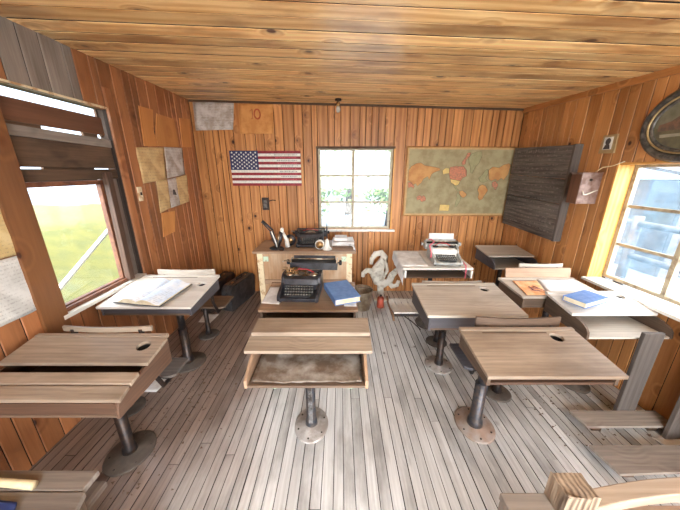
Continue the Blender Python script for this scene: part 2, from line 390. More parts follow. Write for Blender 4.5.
# ---- window_1, back wall
def window(n, frame, axis, a0, a1, z0, z1, p, d, bars, rows, mframe, mglass, bw=.03, bt=.035, mullion=None, mb_=None):
    def f(mb, a, b, q0, q1, z, y):
        if axis == 'x': mb.box(a, b, q0, q1, z, y)
        else: mb.box(q0, q1, a, b, z, y)
    w = thing(n, None, None, ((a0+a1)/2, p, z0) if axis == 'x' else (p, (a0+a1)/2, z0), kind='structure')
    mb = MB(); f(mb, a0, a1, p, p+d, z0, z0+bw); f(mb, a0, a1, p, p+d, z1-bw, z1); f(mb, a0, a0+bw, p, p+d, z0+bw, z1-bw); f(mb, a1-bw, a1, p, p+d, z0+bw, z1-bw)
    mb.build('window_frame', [mframe], w, .002)
    for m in bars: mb = MB(); f(mb, m-.016, m+.016, p, p+d, z0+bw, z1-bw); mb.build('mullion', [mframe], w, .002)
    cells = [a0+bw]+list(bars)+[a1-bw]
    for i, (a, b) in enumerate(zip(cells, cells[1:])):
        aa = a+(.016 if i else 0); bb = b-(.016 if i < len(cells)-2 else 0)
        for r in rows: mb = MB(); f(mb, aa, bb, p+d*.3, p+d*.7, r-.011, r+.011); mb.build('muntin', [mframe], w)
        zs = [z0+bw]+list(rows)+[z1-bw]
        for k in range(len(zs)-1): mb = MB(); f(mb, aa, bb, p+d*.48, p+d*.54, zs[k]+(.007 if k else 0), zs[k+1]-(.007 if k < len(zs)-2 else 0)); mb.build('pane', [mglass], w)
    return w
w1 = window('window_1', 0, 'x', -.27, .65, .89, 1.885, YB+.012, .04, [.165], [1.235, 1.56], M['grey_paint'], M['glass'], bw=.028)
MB().box(-.29, .67, YB-.02, YB+.03, 1.875, 1.90).build('head_trim', [M['dark_board']], w1, .002)
MB().box(-.32, .71, YB-.055, YB+.012, .862, .885).build('window_sill', [M['white']], w1, .003)
MB().box(.655, .672, YB-.012, YB+.01, .89, 1.875).build('side_trim', [M['casing']], w1, .002)
MB().box(-.287, -.27, YB-.008, YB+.01, .89, 1.875).build('side_trim', [M['dark_board']], w1, .002)
# ---- window_2, left wall, with the old boards above it
w2 = window('window_2', 0, 'y', 1.53, 2.10, .745, 1.545, XL-.065, .035, [], [], M['brown_paint'], M['plastic'], bw=.03)
MB().box(XL-.09, XL+.03, 1.50, 2.25, .715, .742).build('window_sill', [M['white']], w2, .003)
MB().box(XL-.028, XL-.002, 1.53, 2.1, .742, .768).build('sash_stop', [M['brown_paint']], w2, .002)
MB().hexa([(XL-.02, 2.07, .75), (XL+.025, 2.07, .75), (XL+.025, 2.12, .75), (XL-.02, 2.12, .75)], [(XL-.02, 2.09, 1.6), (XL+.02, 2.09, 1.6), (XL+.02, 2.14, 1.6), (XL-.02, 2.14, 1.6)], 'z').build('side_post', [M['desk_red']], w2, .003)
MB().box(XL-.07, XL-.045, 2.10, 2.25, .745, 1.6).build('side_board', [M['grey_board']], w2)
for n, (y0, y1, z0, z1, x, m, t) in enumerate(((1.53, 2.215, 1.868, 1.988, -.05, 'red_board', 0), (1.53, 2.25, 1.795, 1.852, -.045, 'grey_board', -.012), (1.53, 2.25, 1.63, 1.79, -.055, 'dark_board', 0), (1.53, 2.25, 1.548, 1.618, -.05, 'dark_board', .006))):
    X = XL+x
    struct(MB().hexa([(X, y0, z0), (X+.025, y0, z0), (X+.025, y1, z0+t), (X, y1, z0+t)], [(X, y0, z1), (X+.025, y0, z1), (X+.025, y1, z1+t), (X, y1, z1+t)], 'y').build('trim_%d' % (3+n), [M[m]], bevel=.003))
# backing strips close part of the slits between the old boards
mb = MB()
for (y0, y1, z0, z1) in ((1.53, 1.80, 1.845, 1.875), (2.08, 2.20, 1.835, 1.875), (1.74, 2.1, 1.608, 1.64), (1.53, 1.57, 1.608, 1.64), (1.53, 2.25, 1.78, 1.80), (2.235, 2.25, 1.86, 2.06), (1.53, 2.25, 1.53, 1.552)):
    mb.box(XL-.085, XL-.07, y0, y1, z0, z1)
struct(mb.build('trim_7', [M['dark_board']]))
struct(MB().box(XL+.002, XL+.025, 1.39, 1.532, .64, 1.99).build('trim_8', [M['casing_brown']], bevel=.003))
struct(MB().box(XL+.002, XL+.02, 2.25, 2.31, .62, 2.2).build('trim_9', [M['wall_left']], bevel=.003))
struct(MB().hexa([(XL+.002, 1.5, 2.052), (XL+.008, 1.5, 2.052), (XL+.008, 2.27, 2.052), (XL+.002, 2.27, 2.052)], [(XL+.002, 1.5, 2.062), (XL+.008, 1.5, 2.062), (XL+.008, 2.27, 2.066), (XL+.002, 2.27, 2.066)], 'y').build('trim_10', [M['cream']]))
# ---- window_3, right wall, deep reveal
w3 = window('window_3', 0, 'y', 1.10, 2.18, .745, 1.665, XR+.115, .035, [1.735], [1.04, 1.345], M['grey_paint'], M['glassblue'], bw=.028)
MB().box(XR-.045, XR+.115, 1.10, 2.20, .712, .735).build('window_sill', [M['white']], w3, .003)
MB().box(XR-.012, XR+.115, 2.18, 2.196, .735, 1.665).build('window_jamb', [M['casing']], w3, .002)
MB().box(XR-.006, XR+.115, 1.10, 2.18, 1.655, 1.672).build('window_head', [M['casing']], w3, .002)
MB().box(XR-.006, XR+.115, 1.085, 1.10, .735, 1.665).build('window_jamb', [M['casing']], w3, .002)

# ------------------------------------------------------------------ desks
def desk(label, x0, x1, yb, yf, zb, zf, ybot, zbot, top='desk_top', side='desk_side', box='desk_side', front='open', lid_yf=None, hole=None, base=None, baseR=(.11, .137),
         basem='base_grey', postm='iron', ptop=None, groove=True, sideend='curve', boards=None, name='school_desk', tt=.018, liner=False, backslope=True, post_r=.03, slotted=False):
    cx = (x0+x1)/2; bx_, by_ = base or (cx, (yb+yf)/2)
    t = thing(name, label, 'desk', (bx_, by_, 0), 'old school desks in rows')
    lf = yf; zat = lambda y: zb+(zf-zb)*(yb-y)/(yb-yf)
    flatd = .055
    f = lambda x, y, z: (x, y, zat(y)+z)
    ov = .012
    if boards is None:
        out = [(x0-ov, yf), (x1+ov, yf), (x1+ov, yb-.03), (x0-ov, yb-.03)]; hl = []
        if hole: hl = [circ(hole[0], hole[1], .033, 20, .033)]
        MB().prism(out, -tt, 0, f, hl, 'x').build('writing_top', [M[top]], t, .002)
        if hole: MB().lathe([(.0, -tt-.02), (.038, -tt-.02), (.038, -tt-.001), (.035, -tt-.001), (.035, -tt-.015), (0, -tt-.015)], (hole[0], hole[1], zat(hole[1])), 16).build('inkwell', [M['dark']], t)
        MB().prism([(x0-ov, yb-.027), (x1+ov, yb-.027), (x1+ov, yb), (x0-ov, yb)], -tt, .004, f, (), 'x').build('pencil_rail', [M[top]], t, .002)
        if groove: MB().prism([(x0+.10, yb-.05), (x1-.16, yb-.05), (x1-.16, yb-.042), (x0+.10, yb-.042)], 0, .0008, f, (), 'x').build('pencil_groove', [M['dark_board']], t)
    else:
        for i, (a0, a1, b0, b1, dz0, dz1, th) in enumerate(boards):
            hl = [circ(hole[0], hole[1], .033, 20, .033)] if (hole and b1 < hole[1] < b0) else []
            g = lambda x, y, z, b0=b0, b1=b1, dz0=dz0, dz1=dz1: (x, y, dz0+(dz1-dz0)*(b0-y)/(b0-b1)+z)
            MB().prism([(a0, b1), (a1, b1), (a1, b0), (a0, b0)], -th, 0, g, hl, 'x').build('writing_top' if i == 0 else 'top_board', [M[top]], t, .002)
            if hl: MB().lathe([(.0, -tt-.02), (.038, -tt-.02), (.038, -tt-.001), (.035, -tt-.001), (.035, -tt-.015), (0, -tt-.015)], (hole[0], hole[1], g(hole[0], hole[1], 0)[2]), 16).build('inkwell', [M['dark']], t)
    # side panels, profile in (y, z)
    zt = lambda y: zat(y)-tt-.001
    if sideend == 'curve':
        pr = [(yb-.01, zbot), (yb-.01, zt(yb-.01)), (yf+.02, zt(yf+.02))]
        ze = zt(yf+.02); ye = yf+.02
        for k in range(1, 7): a = k/6*PI/2; pr.append((ybot+(ye-ybot)*(1-math.sin(a)), zbot+.02+(ze-zbot-.02)*math.cos(a)**.8))
        pr.append((ybot, zbot))
    elif sideend == 'slope':
        pr = [(yb-.01, zbot), (yb-.01, zt(yb-.01)), (yf+.03, zt(yf+.03)), (ybot, zbot+.045), (ybot, zbot)]
    else:
        pr = [(yb-.01, zbot), (yb-.01, zt(yb-.01)), (ybot, zt(ybot)), (ybot, zbot)]
    for xa in (x0, x1-.016):
        MB().prism(pr, 0, .016, lambda y, z, w, xa=xa: (xa+w, y, z), (), 'y').build('side_panel', [M[side]], t, .002)
    MB().box(x0+.016, x1-.016, ybot+.004, yb-.01, zbot, zbot+.014, 'x').build('box_bottom', [M[box]], t, .002)
    MB().box(x0+.016, x1-.016, yb-.026, yb-.011, zbot+.014, zt(yb)-.002, 'x').build('back_panel', [M[side]], t)
    if front == 'closed': MB().box(x0+.016, x1-.016, ybot+.006, ybot+.02, zbot+.014, zt(ybot+.02)-.002, 'x').build('front_panel', [M[side]], t, .001)
    if liner: MB().sheet((x0+.03, ybot+.02, zbot+.018), (x1-.03, ybot+.015, zbot+.018), (x1-.03, yb-.06, zbot+.018), (x0+.03, yb-.06, zbot+.018), 22, .012, 3).build('torn_liner', [M['linerp']], t)
    # pedestal
    pt = zbot-.002; mb = MB()
    mb.lathe([(post_r*1.35, .012), (post_r*1.25, .05), (post_r, .07), (post_r, .34)], (bx_, by_, 0), 20)
    mb.lathe([(post_r*.78, .33), (post_r*.78, pt-.02)], (bx_, by_, 0), 16)
    mb.build('pedestal', [M[postm]], t)
    if slotted:
        mb = MB(); mb.box(bx_-.013, bx_+.013, by_-post_r-.007, by_-post_r+.004, .05, .42)
        mb.lathe([(.008, -.012), (.008, 0)], (bx_, by_-post_r-.006, .12), 10, 0, 'y'); mb.lathe([(.008, -.012), (.008, 0)], (bx_, by_-post_r-.006, .3), 10, 0, 'y')
        mb.build('slotted_plate', [M['steel']], t, .002)
    mb = MB(); yc = (yb+ybot)/2
    mb.tube([(bx_, by_, pt-.14), (bx_+(cx-bx_)*.5-.0, by_+(yc-by_)*.6, pt-.05), (x0+.1, yc, pt-.014)], [.018, .016, .014], 10)
    mb.tube([(bx_, by_, pt-.14), (bx_+(cx-bx_)*.5, by_+(yc-by_)*.6, pt-.05), (x1-.1, yc, pt-.014)], [.018, .016, .014], 10)
    mb.box(x0+.04, x0+.09, ybot+.06, yb-.05, pt-.012, pt); mb.box(x1-.09, x1-.04, ybot+.06, yb-.05, pt-.012, pt)
    mb.box(x0+.09, x1-.09, yc-.02, yc+.02, pt-.012, pt)
    mb.build('iron_bracket', [M[postm]], t)
    rx, ry = baseR
    mb = MB(); mb.lathe([(1, 0), (1, .006), (.93, .011), (.35, .016), (.33, .02)], (bx_, by_, 0), 36, 0, 'z', rx, ry)
    bp = mb.build('base_plate', [M[basem]], t)
    for k in range(6):
        a = 2*PI*k/6+.4; MB().lathe([(.006, .009), (.006, .014), (.003, .016)], (bx_+rx*.8*math.cos(a), by_+ry*.8*math.sin(a), 0), 8).build('screw', [M['iron']], bp)
    return t
def written(name, c, c2, gap=.02, bd='Z'):
    m = plain(name, c, .8, c2=c2, scale=9); t = m.node_tree; b = t.nodes['Principled BSDF']; src = b.inputs['Base Color'].links[0].from_socket
    tc = node(t, 'ShaderNodeTexCoord'); w = node(t, 'ShaderNodeTexWave', Scale=.314/gap, Distortion=.6); w.bands_direction = bd
    t.links.new(tc.outputs['Object'], w.inputs['Vector'])
    n = node(t, 'ShaderNodeTexNoise', Scale=1., Detail=3.); t.links.new(vscale(t, tc.outputs['Object'], (40, 110, 60)), n.inputs['Vector'])
    n2 = node(t, 'ShaderNodeTexNoise', Scale=4.); t.links.new(tc.outputs['Object'], n2.inputs['Vector'])
    f = math_(t, 'MULTIPLY', mrange(t, w.outputs['Fac'], .6, .8), mrange(t, n.outputs['Fac'], .48, .56)); f = math_(t, 'MULTIPLY', f, mrange(t, n2.outputs['Fac'], .35, .5, 0, .3))
    t.links.new(mixc(t, f, src, srgb(84, 78, 78)), b.inputs['Base Color']); return m
M['paperw'] = written('white handwritten paper', (206, 206, 202), (184, 184, 180)); M['papert'] = written('tan handwritten paper', (204, 184, 136), (186, 162, 112))
M['linerp'] = plain('crumpled grey liner', (150, 144, 136), .8, c2=(104, 88, 74), scale=9)
D1 = desk('brown school desk by cloudy left window, nearest on the left, three separate top boards', -1.66, -.955, 1.305, .93, .745, .67, .915, .575, top='desk_top', side='desk_red', box='desk_side', front='closed', base=(-1.25, 1.2), basem='base_dark', hole=(-1.03, 1.215),
          boards=[(-1.67, -.94, 1.275, 1.105, .742, .712, .018), (-1.67, -.95, 1.305, 1.28, .748, .746, .02), (-1.67, -.945, 1.052, .995, .703, .690, .018), (-1.67, -.945, .985, .925, .686, .668, .018)], baseR=(.125, .14))
D2 = desk('sunlit white-topped school desk by left window, open book on it', -1.70, -1.06, 2.20, 1.70, .745, .70, 1.72, .62, top='desk_white', side='slate_side', box='desk_side', front='closed', base=(-1.33, 2.0), basem='base_dark', hole=(-1.127, 2.035), baseR=(.14, .14), sideend='straight', post_r=.036)
D3 = desk('centre school desk with open front, lid of two loose boards, grey round foot', -.475, .14, 1.44, 1.205, .745, .70, 1.085, .575, side='desk_tan', box='desk_side', base=(-.188, 1.385), basem='base_grey', postm='iron_blue', boards=[(-.49, .165, 1.44, 1.30, .765, .755, .024), (-.505, .17, 1.325, 1.205, .728, .706, .018)], liner=True, slotted=True, sideend='slope')
D4 = desk('school desk with mint-painted legs holding big black typewriter and blue book', -.55, .11, 2.07, 1.655, .73, .70, 1.66, .60, top='desk_tan', side='desk_side', front='open', sideend='straight', groove=False, base=(-.22, 1.9), basem='base_dark')
for sx in (-.50, .085):
    MB().tube([(sx, 1.73, .60), (sx, 1.74, .4), (sx, 1.76, .2), (sx, 1.70, .01)], [.02, .018, .018, .024], 10).build('leg', [M['mint']], D4)
D6 = desk('white-topped school desk under the world map, papers and grey typewriter on it', .61, 1.25, 2.90, 2.40, .76, .735, 2.38, .64, top='desk_white', side='white', box='desk_side', groove=False, sideend='straight', base=(.95, 2.65), basem='base_dark')
D7 = desk('bare-topped school desk right of centre with blue-grey closed box', .59, 1.23, 2.02, 1.58, .745, .70, 1.585, .585, top='desk_pale', side='slate_side', front='closed', sideend='straight', base=(.855, 1.965), basem='base_grey', hole=(1.118, 1.925), post_r=.028, baseR=(.115, .12))
D8 = desk('empty school desk with open front in back right corner below the dark board', 1.63, 2.10, 3.12, 2.80, .765, .735, 2.70, .61, top='desk_pale', side='slate_side', box='desk_pale', groove=False, base=(1.86, 2.95), basem='base_dark')
D9 = desk('low school desk by right wall, orange and white papers spread on it', 1.40, 2.03, 2.21, 1.872, .715, .698, 1.872, .60, top='desk_pale', side='desk_side', front='closed', sideend='straight', groove=False, base=(1.75, 2.05), basem='base_dark')
MB().hexa([(1.45, 2.205, .72), (2.02, 2.205, .72), (2.02, 2.22, .72), (1.45, 2.22, .72)], [(1.45, 2.225, .80), (2.02, 2.225, .80), (2.02, 2.24, .80), (1.45, 2.24, .80)]).build('raised_back_board', [M['desk_tan']], D9, .002)
D10 = desk('school desk under right window, thick blue book on sunlit top, open front shelf', 1.555, 2.10, 1.862, 1.60, .745, .705, 1.475, .59, top='desk_white', side='desk_side', box='desk_pale', groove=False, base=(1.85, 1.78), basem='base_dark', hole=(2.045, 1.80))
D11 = desk('large foreground school desk right of centre, brown top with ink hole, rusty foot', .685, 1.30, 1.345, 1.01, .76, .715, 1.03, .645, top='desk_top', side='desk_side', box='desk_red', base=(.89, 1.385), basem='base_rust', postm='iron_blue', hole=(1.172, 1.265), post_r=.036, baseR=(.12, .14))

# ------------------------------------------------------------------ seats
def seat(label, x0, x1, yb, zt, zl, sy0, sy1, sz, mats=('desk_side', 'desk_side'), legm='iron', slats=False, basexy=None, tilt=0., rail_h=.10):
    cx = (x0+x1)/2; by = (sy0+sy1)/2; b = basexy or (cx, by)
    t = thing('school_chair', label, 'chair', (b[0], b[1], 0), 'old school desk chairs')
    mb = MB(); n = 12; vs = []; fs = []
    for i in range(n+1):
        u = i/n; x = x0+(x1-x0)*u; c = -.02*math.sin(PI*u)
        for dy, z in ((c, zl), (c-tilt, zt), (c-tilt-.014, zt), (c-.014, zl)): vs.append((x, yb+dy, z))
    fs = [tuple(range(4)), tuple(range(4*n, 4*n+4))]+[(i*4+j, i*4+(j+1) % 4, i*4+4+(j+1) % 4, i*4+4+j) for i in range(n) for j in range(4)]
    mb.add(vs, fs, 'x'); mb.build('backrest', [M[mats[0]]], t, .002)
    if slats:
        k = 11
        for i in range(k):
            a = x0-.2+(x1-x0+.2)*i/k; w = (x1-x0+.2)/k-.006; mb = MB(); vs = []
            for j in range(7):
                v = j/6; y = sy0+(sy1-sy0)*v; z = sz+.02*math.cos(v*PI*1.3)
                for q in ((a, y, z), (a+w, y, z), (a+w, y, z-.014), (a, y, z-.014)): vs.append(q)
            mb.add(vs, [(0, 1, 2, 3), (24, 25, 26, 27)]+[(j*4+r, j*4+(r+1) % 4, j*4+4+(r+1) % 4, j*4+4+r) for j in range(6) for r in range(4)], 'y')
            mb.build('seat_slat', [M[mats[1]]], t)
        for a in (x0-.205, x1-.01):
            MB().tube([(a, sy1+.03, sz+.0), (a, sy1-.05, sz-.03), (a, (sy0+sy1)/2, sz-.035), (a, sy0+.03, sz-.02), (a, sy0-.02, sz-.05)], .011, 8).build('seat_iron', [M['rope']], t)
        MB().box(x0-.2, x1, sy0+.04, sy0+.07, sz-.045, sz-.012).build('seat_rail', [M['iron']], t)
        MB().box(x0-.2, x1, sy1-.07, sy1-.04, sz-.04, sz-.022).build('seat_rail', [M['iron']], t)
    else:
        mb = MB(); mb.prism([(x0, sy0+.02), (x0+.03, sy0), (x1-.03, sy0), (x1, sy0+.02), (x1, sy1), (x0, sy1)], sz-.02, sz, None, (), 'x'); mb.build('seat_board', [M[mats[1]]], t, .004)
    for x in (x0+.06, x1-.06):
        s = 1 if yb > by else -1
        mb = MB(); mb.tube([(x, yb+s*.008-.007, (zl+zt)/2), (x, yb+s*.01, zl-.08), (x, yb, sz+.08), (x, (yb+by)/2+s*.03, sz-.05), (x, by, sz-.06)], .011, 8, flat=(1, 1.5))
        mb.build('back_arm', [M[legm]], t)
    mb = MB(); mb.box(x0+.05, x1-.05, by-.02, by+.02, sz-.065, sz-.045 if not slats else sz-.045)
    mb.box(x0+.06, x0+.1, sy0+.03, sy1-.02, sz-.05, sz-.021 if not slats else sz-.04); mb.box(x1-.1, x1-.06, sy0+.03, sy1-.02, sz-.05, sz-.021 if not slats else sz-.04)
    mb.build('seat_bracket', [M[legm]], t)
    mb = MB(); mb.tube([(b[0], b[1], .012), (b[0], b[1], .06), (b[0], b[1], sz*.5), (b[0]+(cx-b[0])*.5, by, sz-.06)], [.035, .024, .021, .024], 12); mb.build('pedestal', [M[legm]], t)
    mb = MB(); mb.lathe([(.10, 0), (.10, .006), (.09, .011), (.03, .016)], (b[0], b[1], 0), 24); mb.build('base_plate', [M['base_dark']], t)
    return t
S1 = seat('dark seat with thin sunlit backrest between the two left-hand desks', -1.56, -1.06, 1.345, .775, .745, 1.42, 1.60, .36, mats=('desk_top', 'plank_dark'), basexy=(-1.5, 1.52))
S2 = seat('dark iron seat behind white-topped desk by the left window', -1.60, -1.10, 2.235, .79, .70, 2.30, 2.55, .38, mats=('desk_pale', 'desk_side'))
S6 = seat('slatted iron-framed seat in front of desk with grey typewriter', .68, 1.17, 2.08, .745, .66, 2.13, 2.46, .40, mats=('desk_pale', 'desk_white'), slats=True, basexy=(.95, 2.3))
S7 = seat('plain board seat tucked between bare-topped desk and large foreground desk', .79, 1.28, 1.40, .80, .70, 1.42, 1.68, .42, mats=('desk_side', 'slate_side'), basexy=(1.19, 1.66))
S8 = seat('pale backrest seat between corner desk and desk with orange paper', 1.60, 1.99, 2.29, .825, .76, 2.33, 2.56, .42, mats=('desk_pale', 'desk_side'))
# bench at the lower left, chair in the lower right foreground
t = thing('bench', 'grey two-board bench seat in dark lower left corner', 'bench', (-1.35, .7, 0))
MB().box(-1.70, -1.0, .735, .81, .395, .42).build('seat_board', [M['grey_board']], t, .003)
MB().hexa([(-1.70, .55, .395), (-.93, .55, .395), (-.985, .73, .395), (-1.70, .73, .395)], [(-1.70, .55, .42), (-.93, .55, .42), (-.985, .73, .42), (-1.70, .73, .42)]).build('seat_board', [M['grey_board']], t, .003)
for x in (-1.6, -1.1): MB().box(x-.02, x+.02, .58, .79, 0, .394, 'z').build('leg', [M['dark_board']], t, .002)
put('wooden_stick', MB().tube([(-1.6, .755, .437), (-1.4, .757, .437), (-1.19, .742, .437)], [.013, .014, .016], 8), [M['tan']], 'pale wooden stick lying on grey bench', 'stick', (-1.45, .74, .42))
put('navy_cloth', MB().sheet((-1.5, .56, .428), (-1.12, .58, .428), (-1.19, .685, .432), (-1.5, .72, .436), 12, .012, 4, .006), [M['blue']], 'navy blue cloth lying on grey bench corner', 'cloth', (-1.45, .62, .42))
t = thing('wooden_chair', 'weathered wooden chair in lower right foreground with curved top rail and split post', 'chair', (.95, .45, 0))
mb = MB(); vs = []; n = 12
for i in range(n+1):
    u = i/n; x = .70+.62*u; y = .507+.035*math.sin(PI*u*.9); z = .735
    for q in ((x, y, z-.055), (x, y+.03, z-.05), (x, y+.035, z), (x, y-.01, z)): vs.append(q)
mb.add(vs, [tuple(range(4)), tuple(range(4*n, 4*n+4))]+[(i*4+j, i*4+(j+1) % 4, i*4+4+(j+1) % 4, i*4+4+j) for i in range(n) for j in range(4)], 'x'); mb.build('top_rail', [M['desk_top']], t, .004)
M['split'] = wood('split weathered post', (146, 128, 108), (64, 48, 38), rough=.85, knots=0, gs=22, vary=.1, contrast=1.2, bump=.8)
def post(x0, x1, y0, y1, z0, z1, seed):
    mb = MB(); vs = []; n = 8; m = 10
    for i in range(n+1):
        z = z0+(z1-z0)*i/n
        for j in range(4*m):
            s, r = divmod(j, m); r /= m; x, y = ((x0+(x1-x0)*r, y0), (x1, y0+(y1-y0)*r), (x1-(x1-x0)*r, y1), (x0, y1-(y1-y0)*r))[s]
            d = .006*noise.noise(Vector((x*60+seed, y*60, z*6)))
            vs.append((x+d, y+d, z+(.012*noise.noise(Vector((x*50, y*50, seed))) if i == n else 0)))
    k = 4*m; fs = [(i*k+j, i*k+(j+1) % k, (i+1)*k+(j+1) % k, (i+1)*k+j) for i in range(n) for j in range(k)]+[tuple(range(k)), tuple(range(n*k, n*k+k))]
    mb.add(vs, fs, 'z'); return mb
post(.61, .70, .50, .565, .0, .765, 3).build('back_post', [M['split']], t)
post(1.32, 1.39, .50, .565, .0, .765, 8).build('back_post', [M['split']], t)
MB().box(.70, 1.32, .525, .55, .60, .655).build('lower_rail', [M['desk_tan']], t, .003)
MB().box(.64, 1.36, .10, .50, .43, .455).build('seat_board', [M['grey_board']], t, .004)
for x in (.66, 1.34): MB().box(x-.02, x+.02, .12, .16, 0, .43, 'z').build('front_leg', [M['grey_board']], t, .002)
put('grey_plank', MB().box(.47, .60, .48, .555, .675, .70, 'x').box(.47, .50, .49, .55, 0, .675, 'z'), [M['grey_board']], 'short pale grey shelf board left of the split chair post', 'board', (.53, .52, 0), bevel=.003)
# loose seat boards on the floor by the right wall
def lowboard(label, pts, z, m):
    t = thing('loose_board', label, 'board', (sum(p[0] for p in pts)/4, sum(p[1] for p in pts)/4, 0), 'loose seat boards lying low on the floor')
    MB().prism(pts, z-.018, z).build('board', [M[m]], t, .003)
    x0 = min(p[0] for p in pts); x1 = max(p[0] for p in pts); y0 = min(p[1] for p in pts); y1 = max(p[1] for p in pts)
    for x in (x0+.12, x1-.1): MB().box(x-.03, x+.03, y0+.03, y1-.02, 0, z-.0185, 'y').build('batten', [M['dark_board']], t)
lowboard('grey loose seat board on floor, farther of the two by right wall', [(1.56, 1.31), (2.12, 1.315), (2.12, 1.43), (1.54, 1.43)][::1], .07, 'grey_board')
lowboard('wide grey loose seat board on floor, nearer of the two by right wall', [(1.49, 1.03), (2.10, 1.05), (2.10, 1.19), (1.46, 1.19)], .07, 'grey_board')
put('support_plank', MB().box(1.86, 1.985, 1.43, 1.455, 0, .66, 'z'), [M['plank_dark']], 'grey upright plank standing beneath the sunlit desk at right wall', 'plank', (1.92, 1.44, 0), bevel=.003)
t = thing('school_desk', 'dark desk cut off by right edge of photo with orange curved board', 'desk', (2.06, 1.2, 0), 'old school desks in rows')
MB().box(2.03, 2.135, 1.275, 1.30, 0, .66, 'z').build('side_panel', [M['plank_dark']], t, .003)
MB().box(2.0, 2.13, .92, 1.30, .66, .678, 'y').build('writing_top', [M['desk_pale']], t, .003)
MB().box(2.0, 2.12, .93, .955, 0, .66, 'z').build('side_panel', [M['plank_dark']], t, .003)
MB().prism([(1.98+.14*(1-math.cos(k/8*PI/2)), .70+.10*math.sin(k/8*PI/2)) for k in range(9)]+[(2.12, .679), (1.98, .679)], 1.24, 1.265, lambda x, z, y: (x+.01, y, z)).build('curved_end_board', [M['orange_board']], t, .002)
put('skid_board', MB().box(-1.33, -1.24, .55, 1.02, 0, .035, 'y'), [M['grey_board']], 'grey runner board on floor beside the left bench', 'board', (-1.3, .8, 0), bevel=.003)

# ------------------------------------------------------------------ teacher's cabinet desk
t = thing('teachers_desk', 'tan wooden cabinet desk against back wall under flag and window', 'desk', (-.36, 3.05, 0))
MB().box(-.93, .17, 2.74, 3.25, .775, .80, 'x').build('desk_top', [M['desk_tan']], t, .003)
for x in (-.86, .10): 
    for y in (2.79, 3.18): MB().box(x-.03, x+.03, y-.03, y+.03, 0, .775, 'z').build('corner_post', [M['cream']], t, .002)
MB().box(-.83, .07, 2.775, 2.79, .10, .775, 'z').build('front_panel', [M['cabinet']], t, .001)
for x in (-.83, .13): MB().box(x-.02 if x < 0 else x-.035, x+.0 if x < 0 else x-.02, 2.82, 3.15, .10, .775, 'z').build('side_panel', [M['cabinet']], t)
MB().box(-.83, .07, 3.19, 3.2, .1, .775, 'z').build('back_panel', [M['cabinet']], t)
MB().box(-.83, .07, 2.764, 2.775, .42, .47, 'x').build('cross_rail', [M['desk_tan']], t, .001)
for x in (-.80, .045): MB().box(x-.028, x+.028, 2.768, 2.775, .68, .735, 'x').build('mint_patch', [M['mint']], t, .001)
MB().box(-.83, .07, 2.79, 3.19, .1, .115, 'x').build('cabinet_bottom', [M['cabinet']], t)

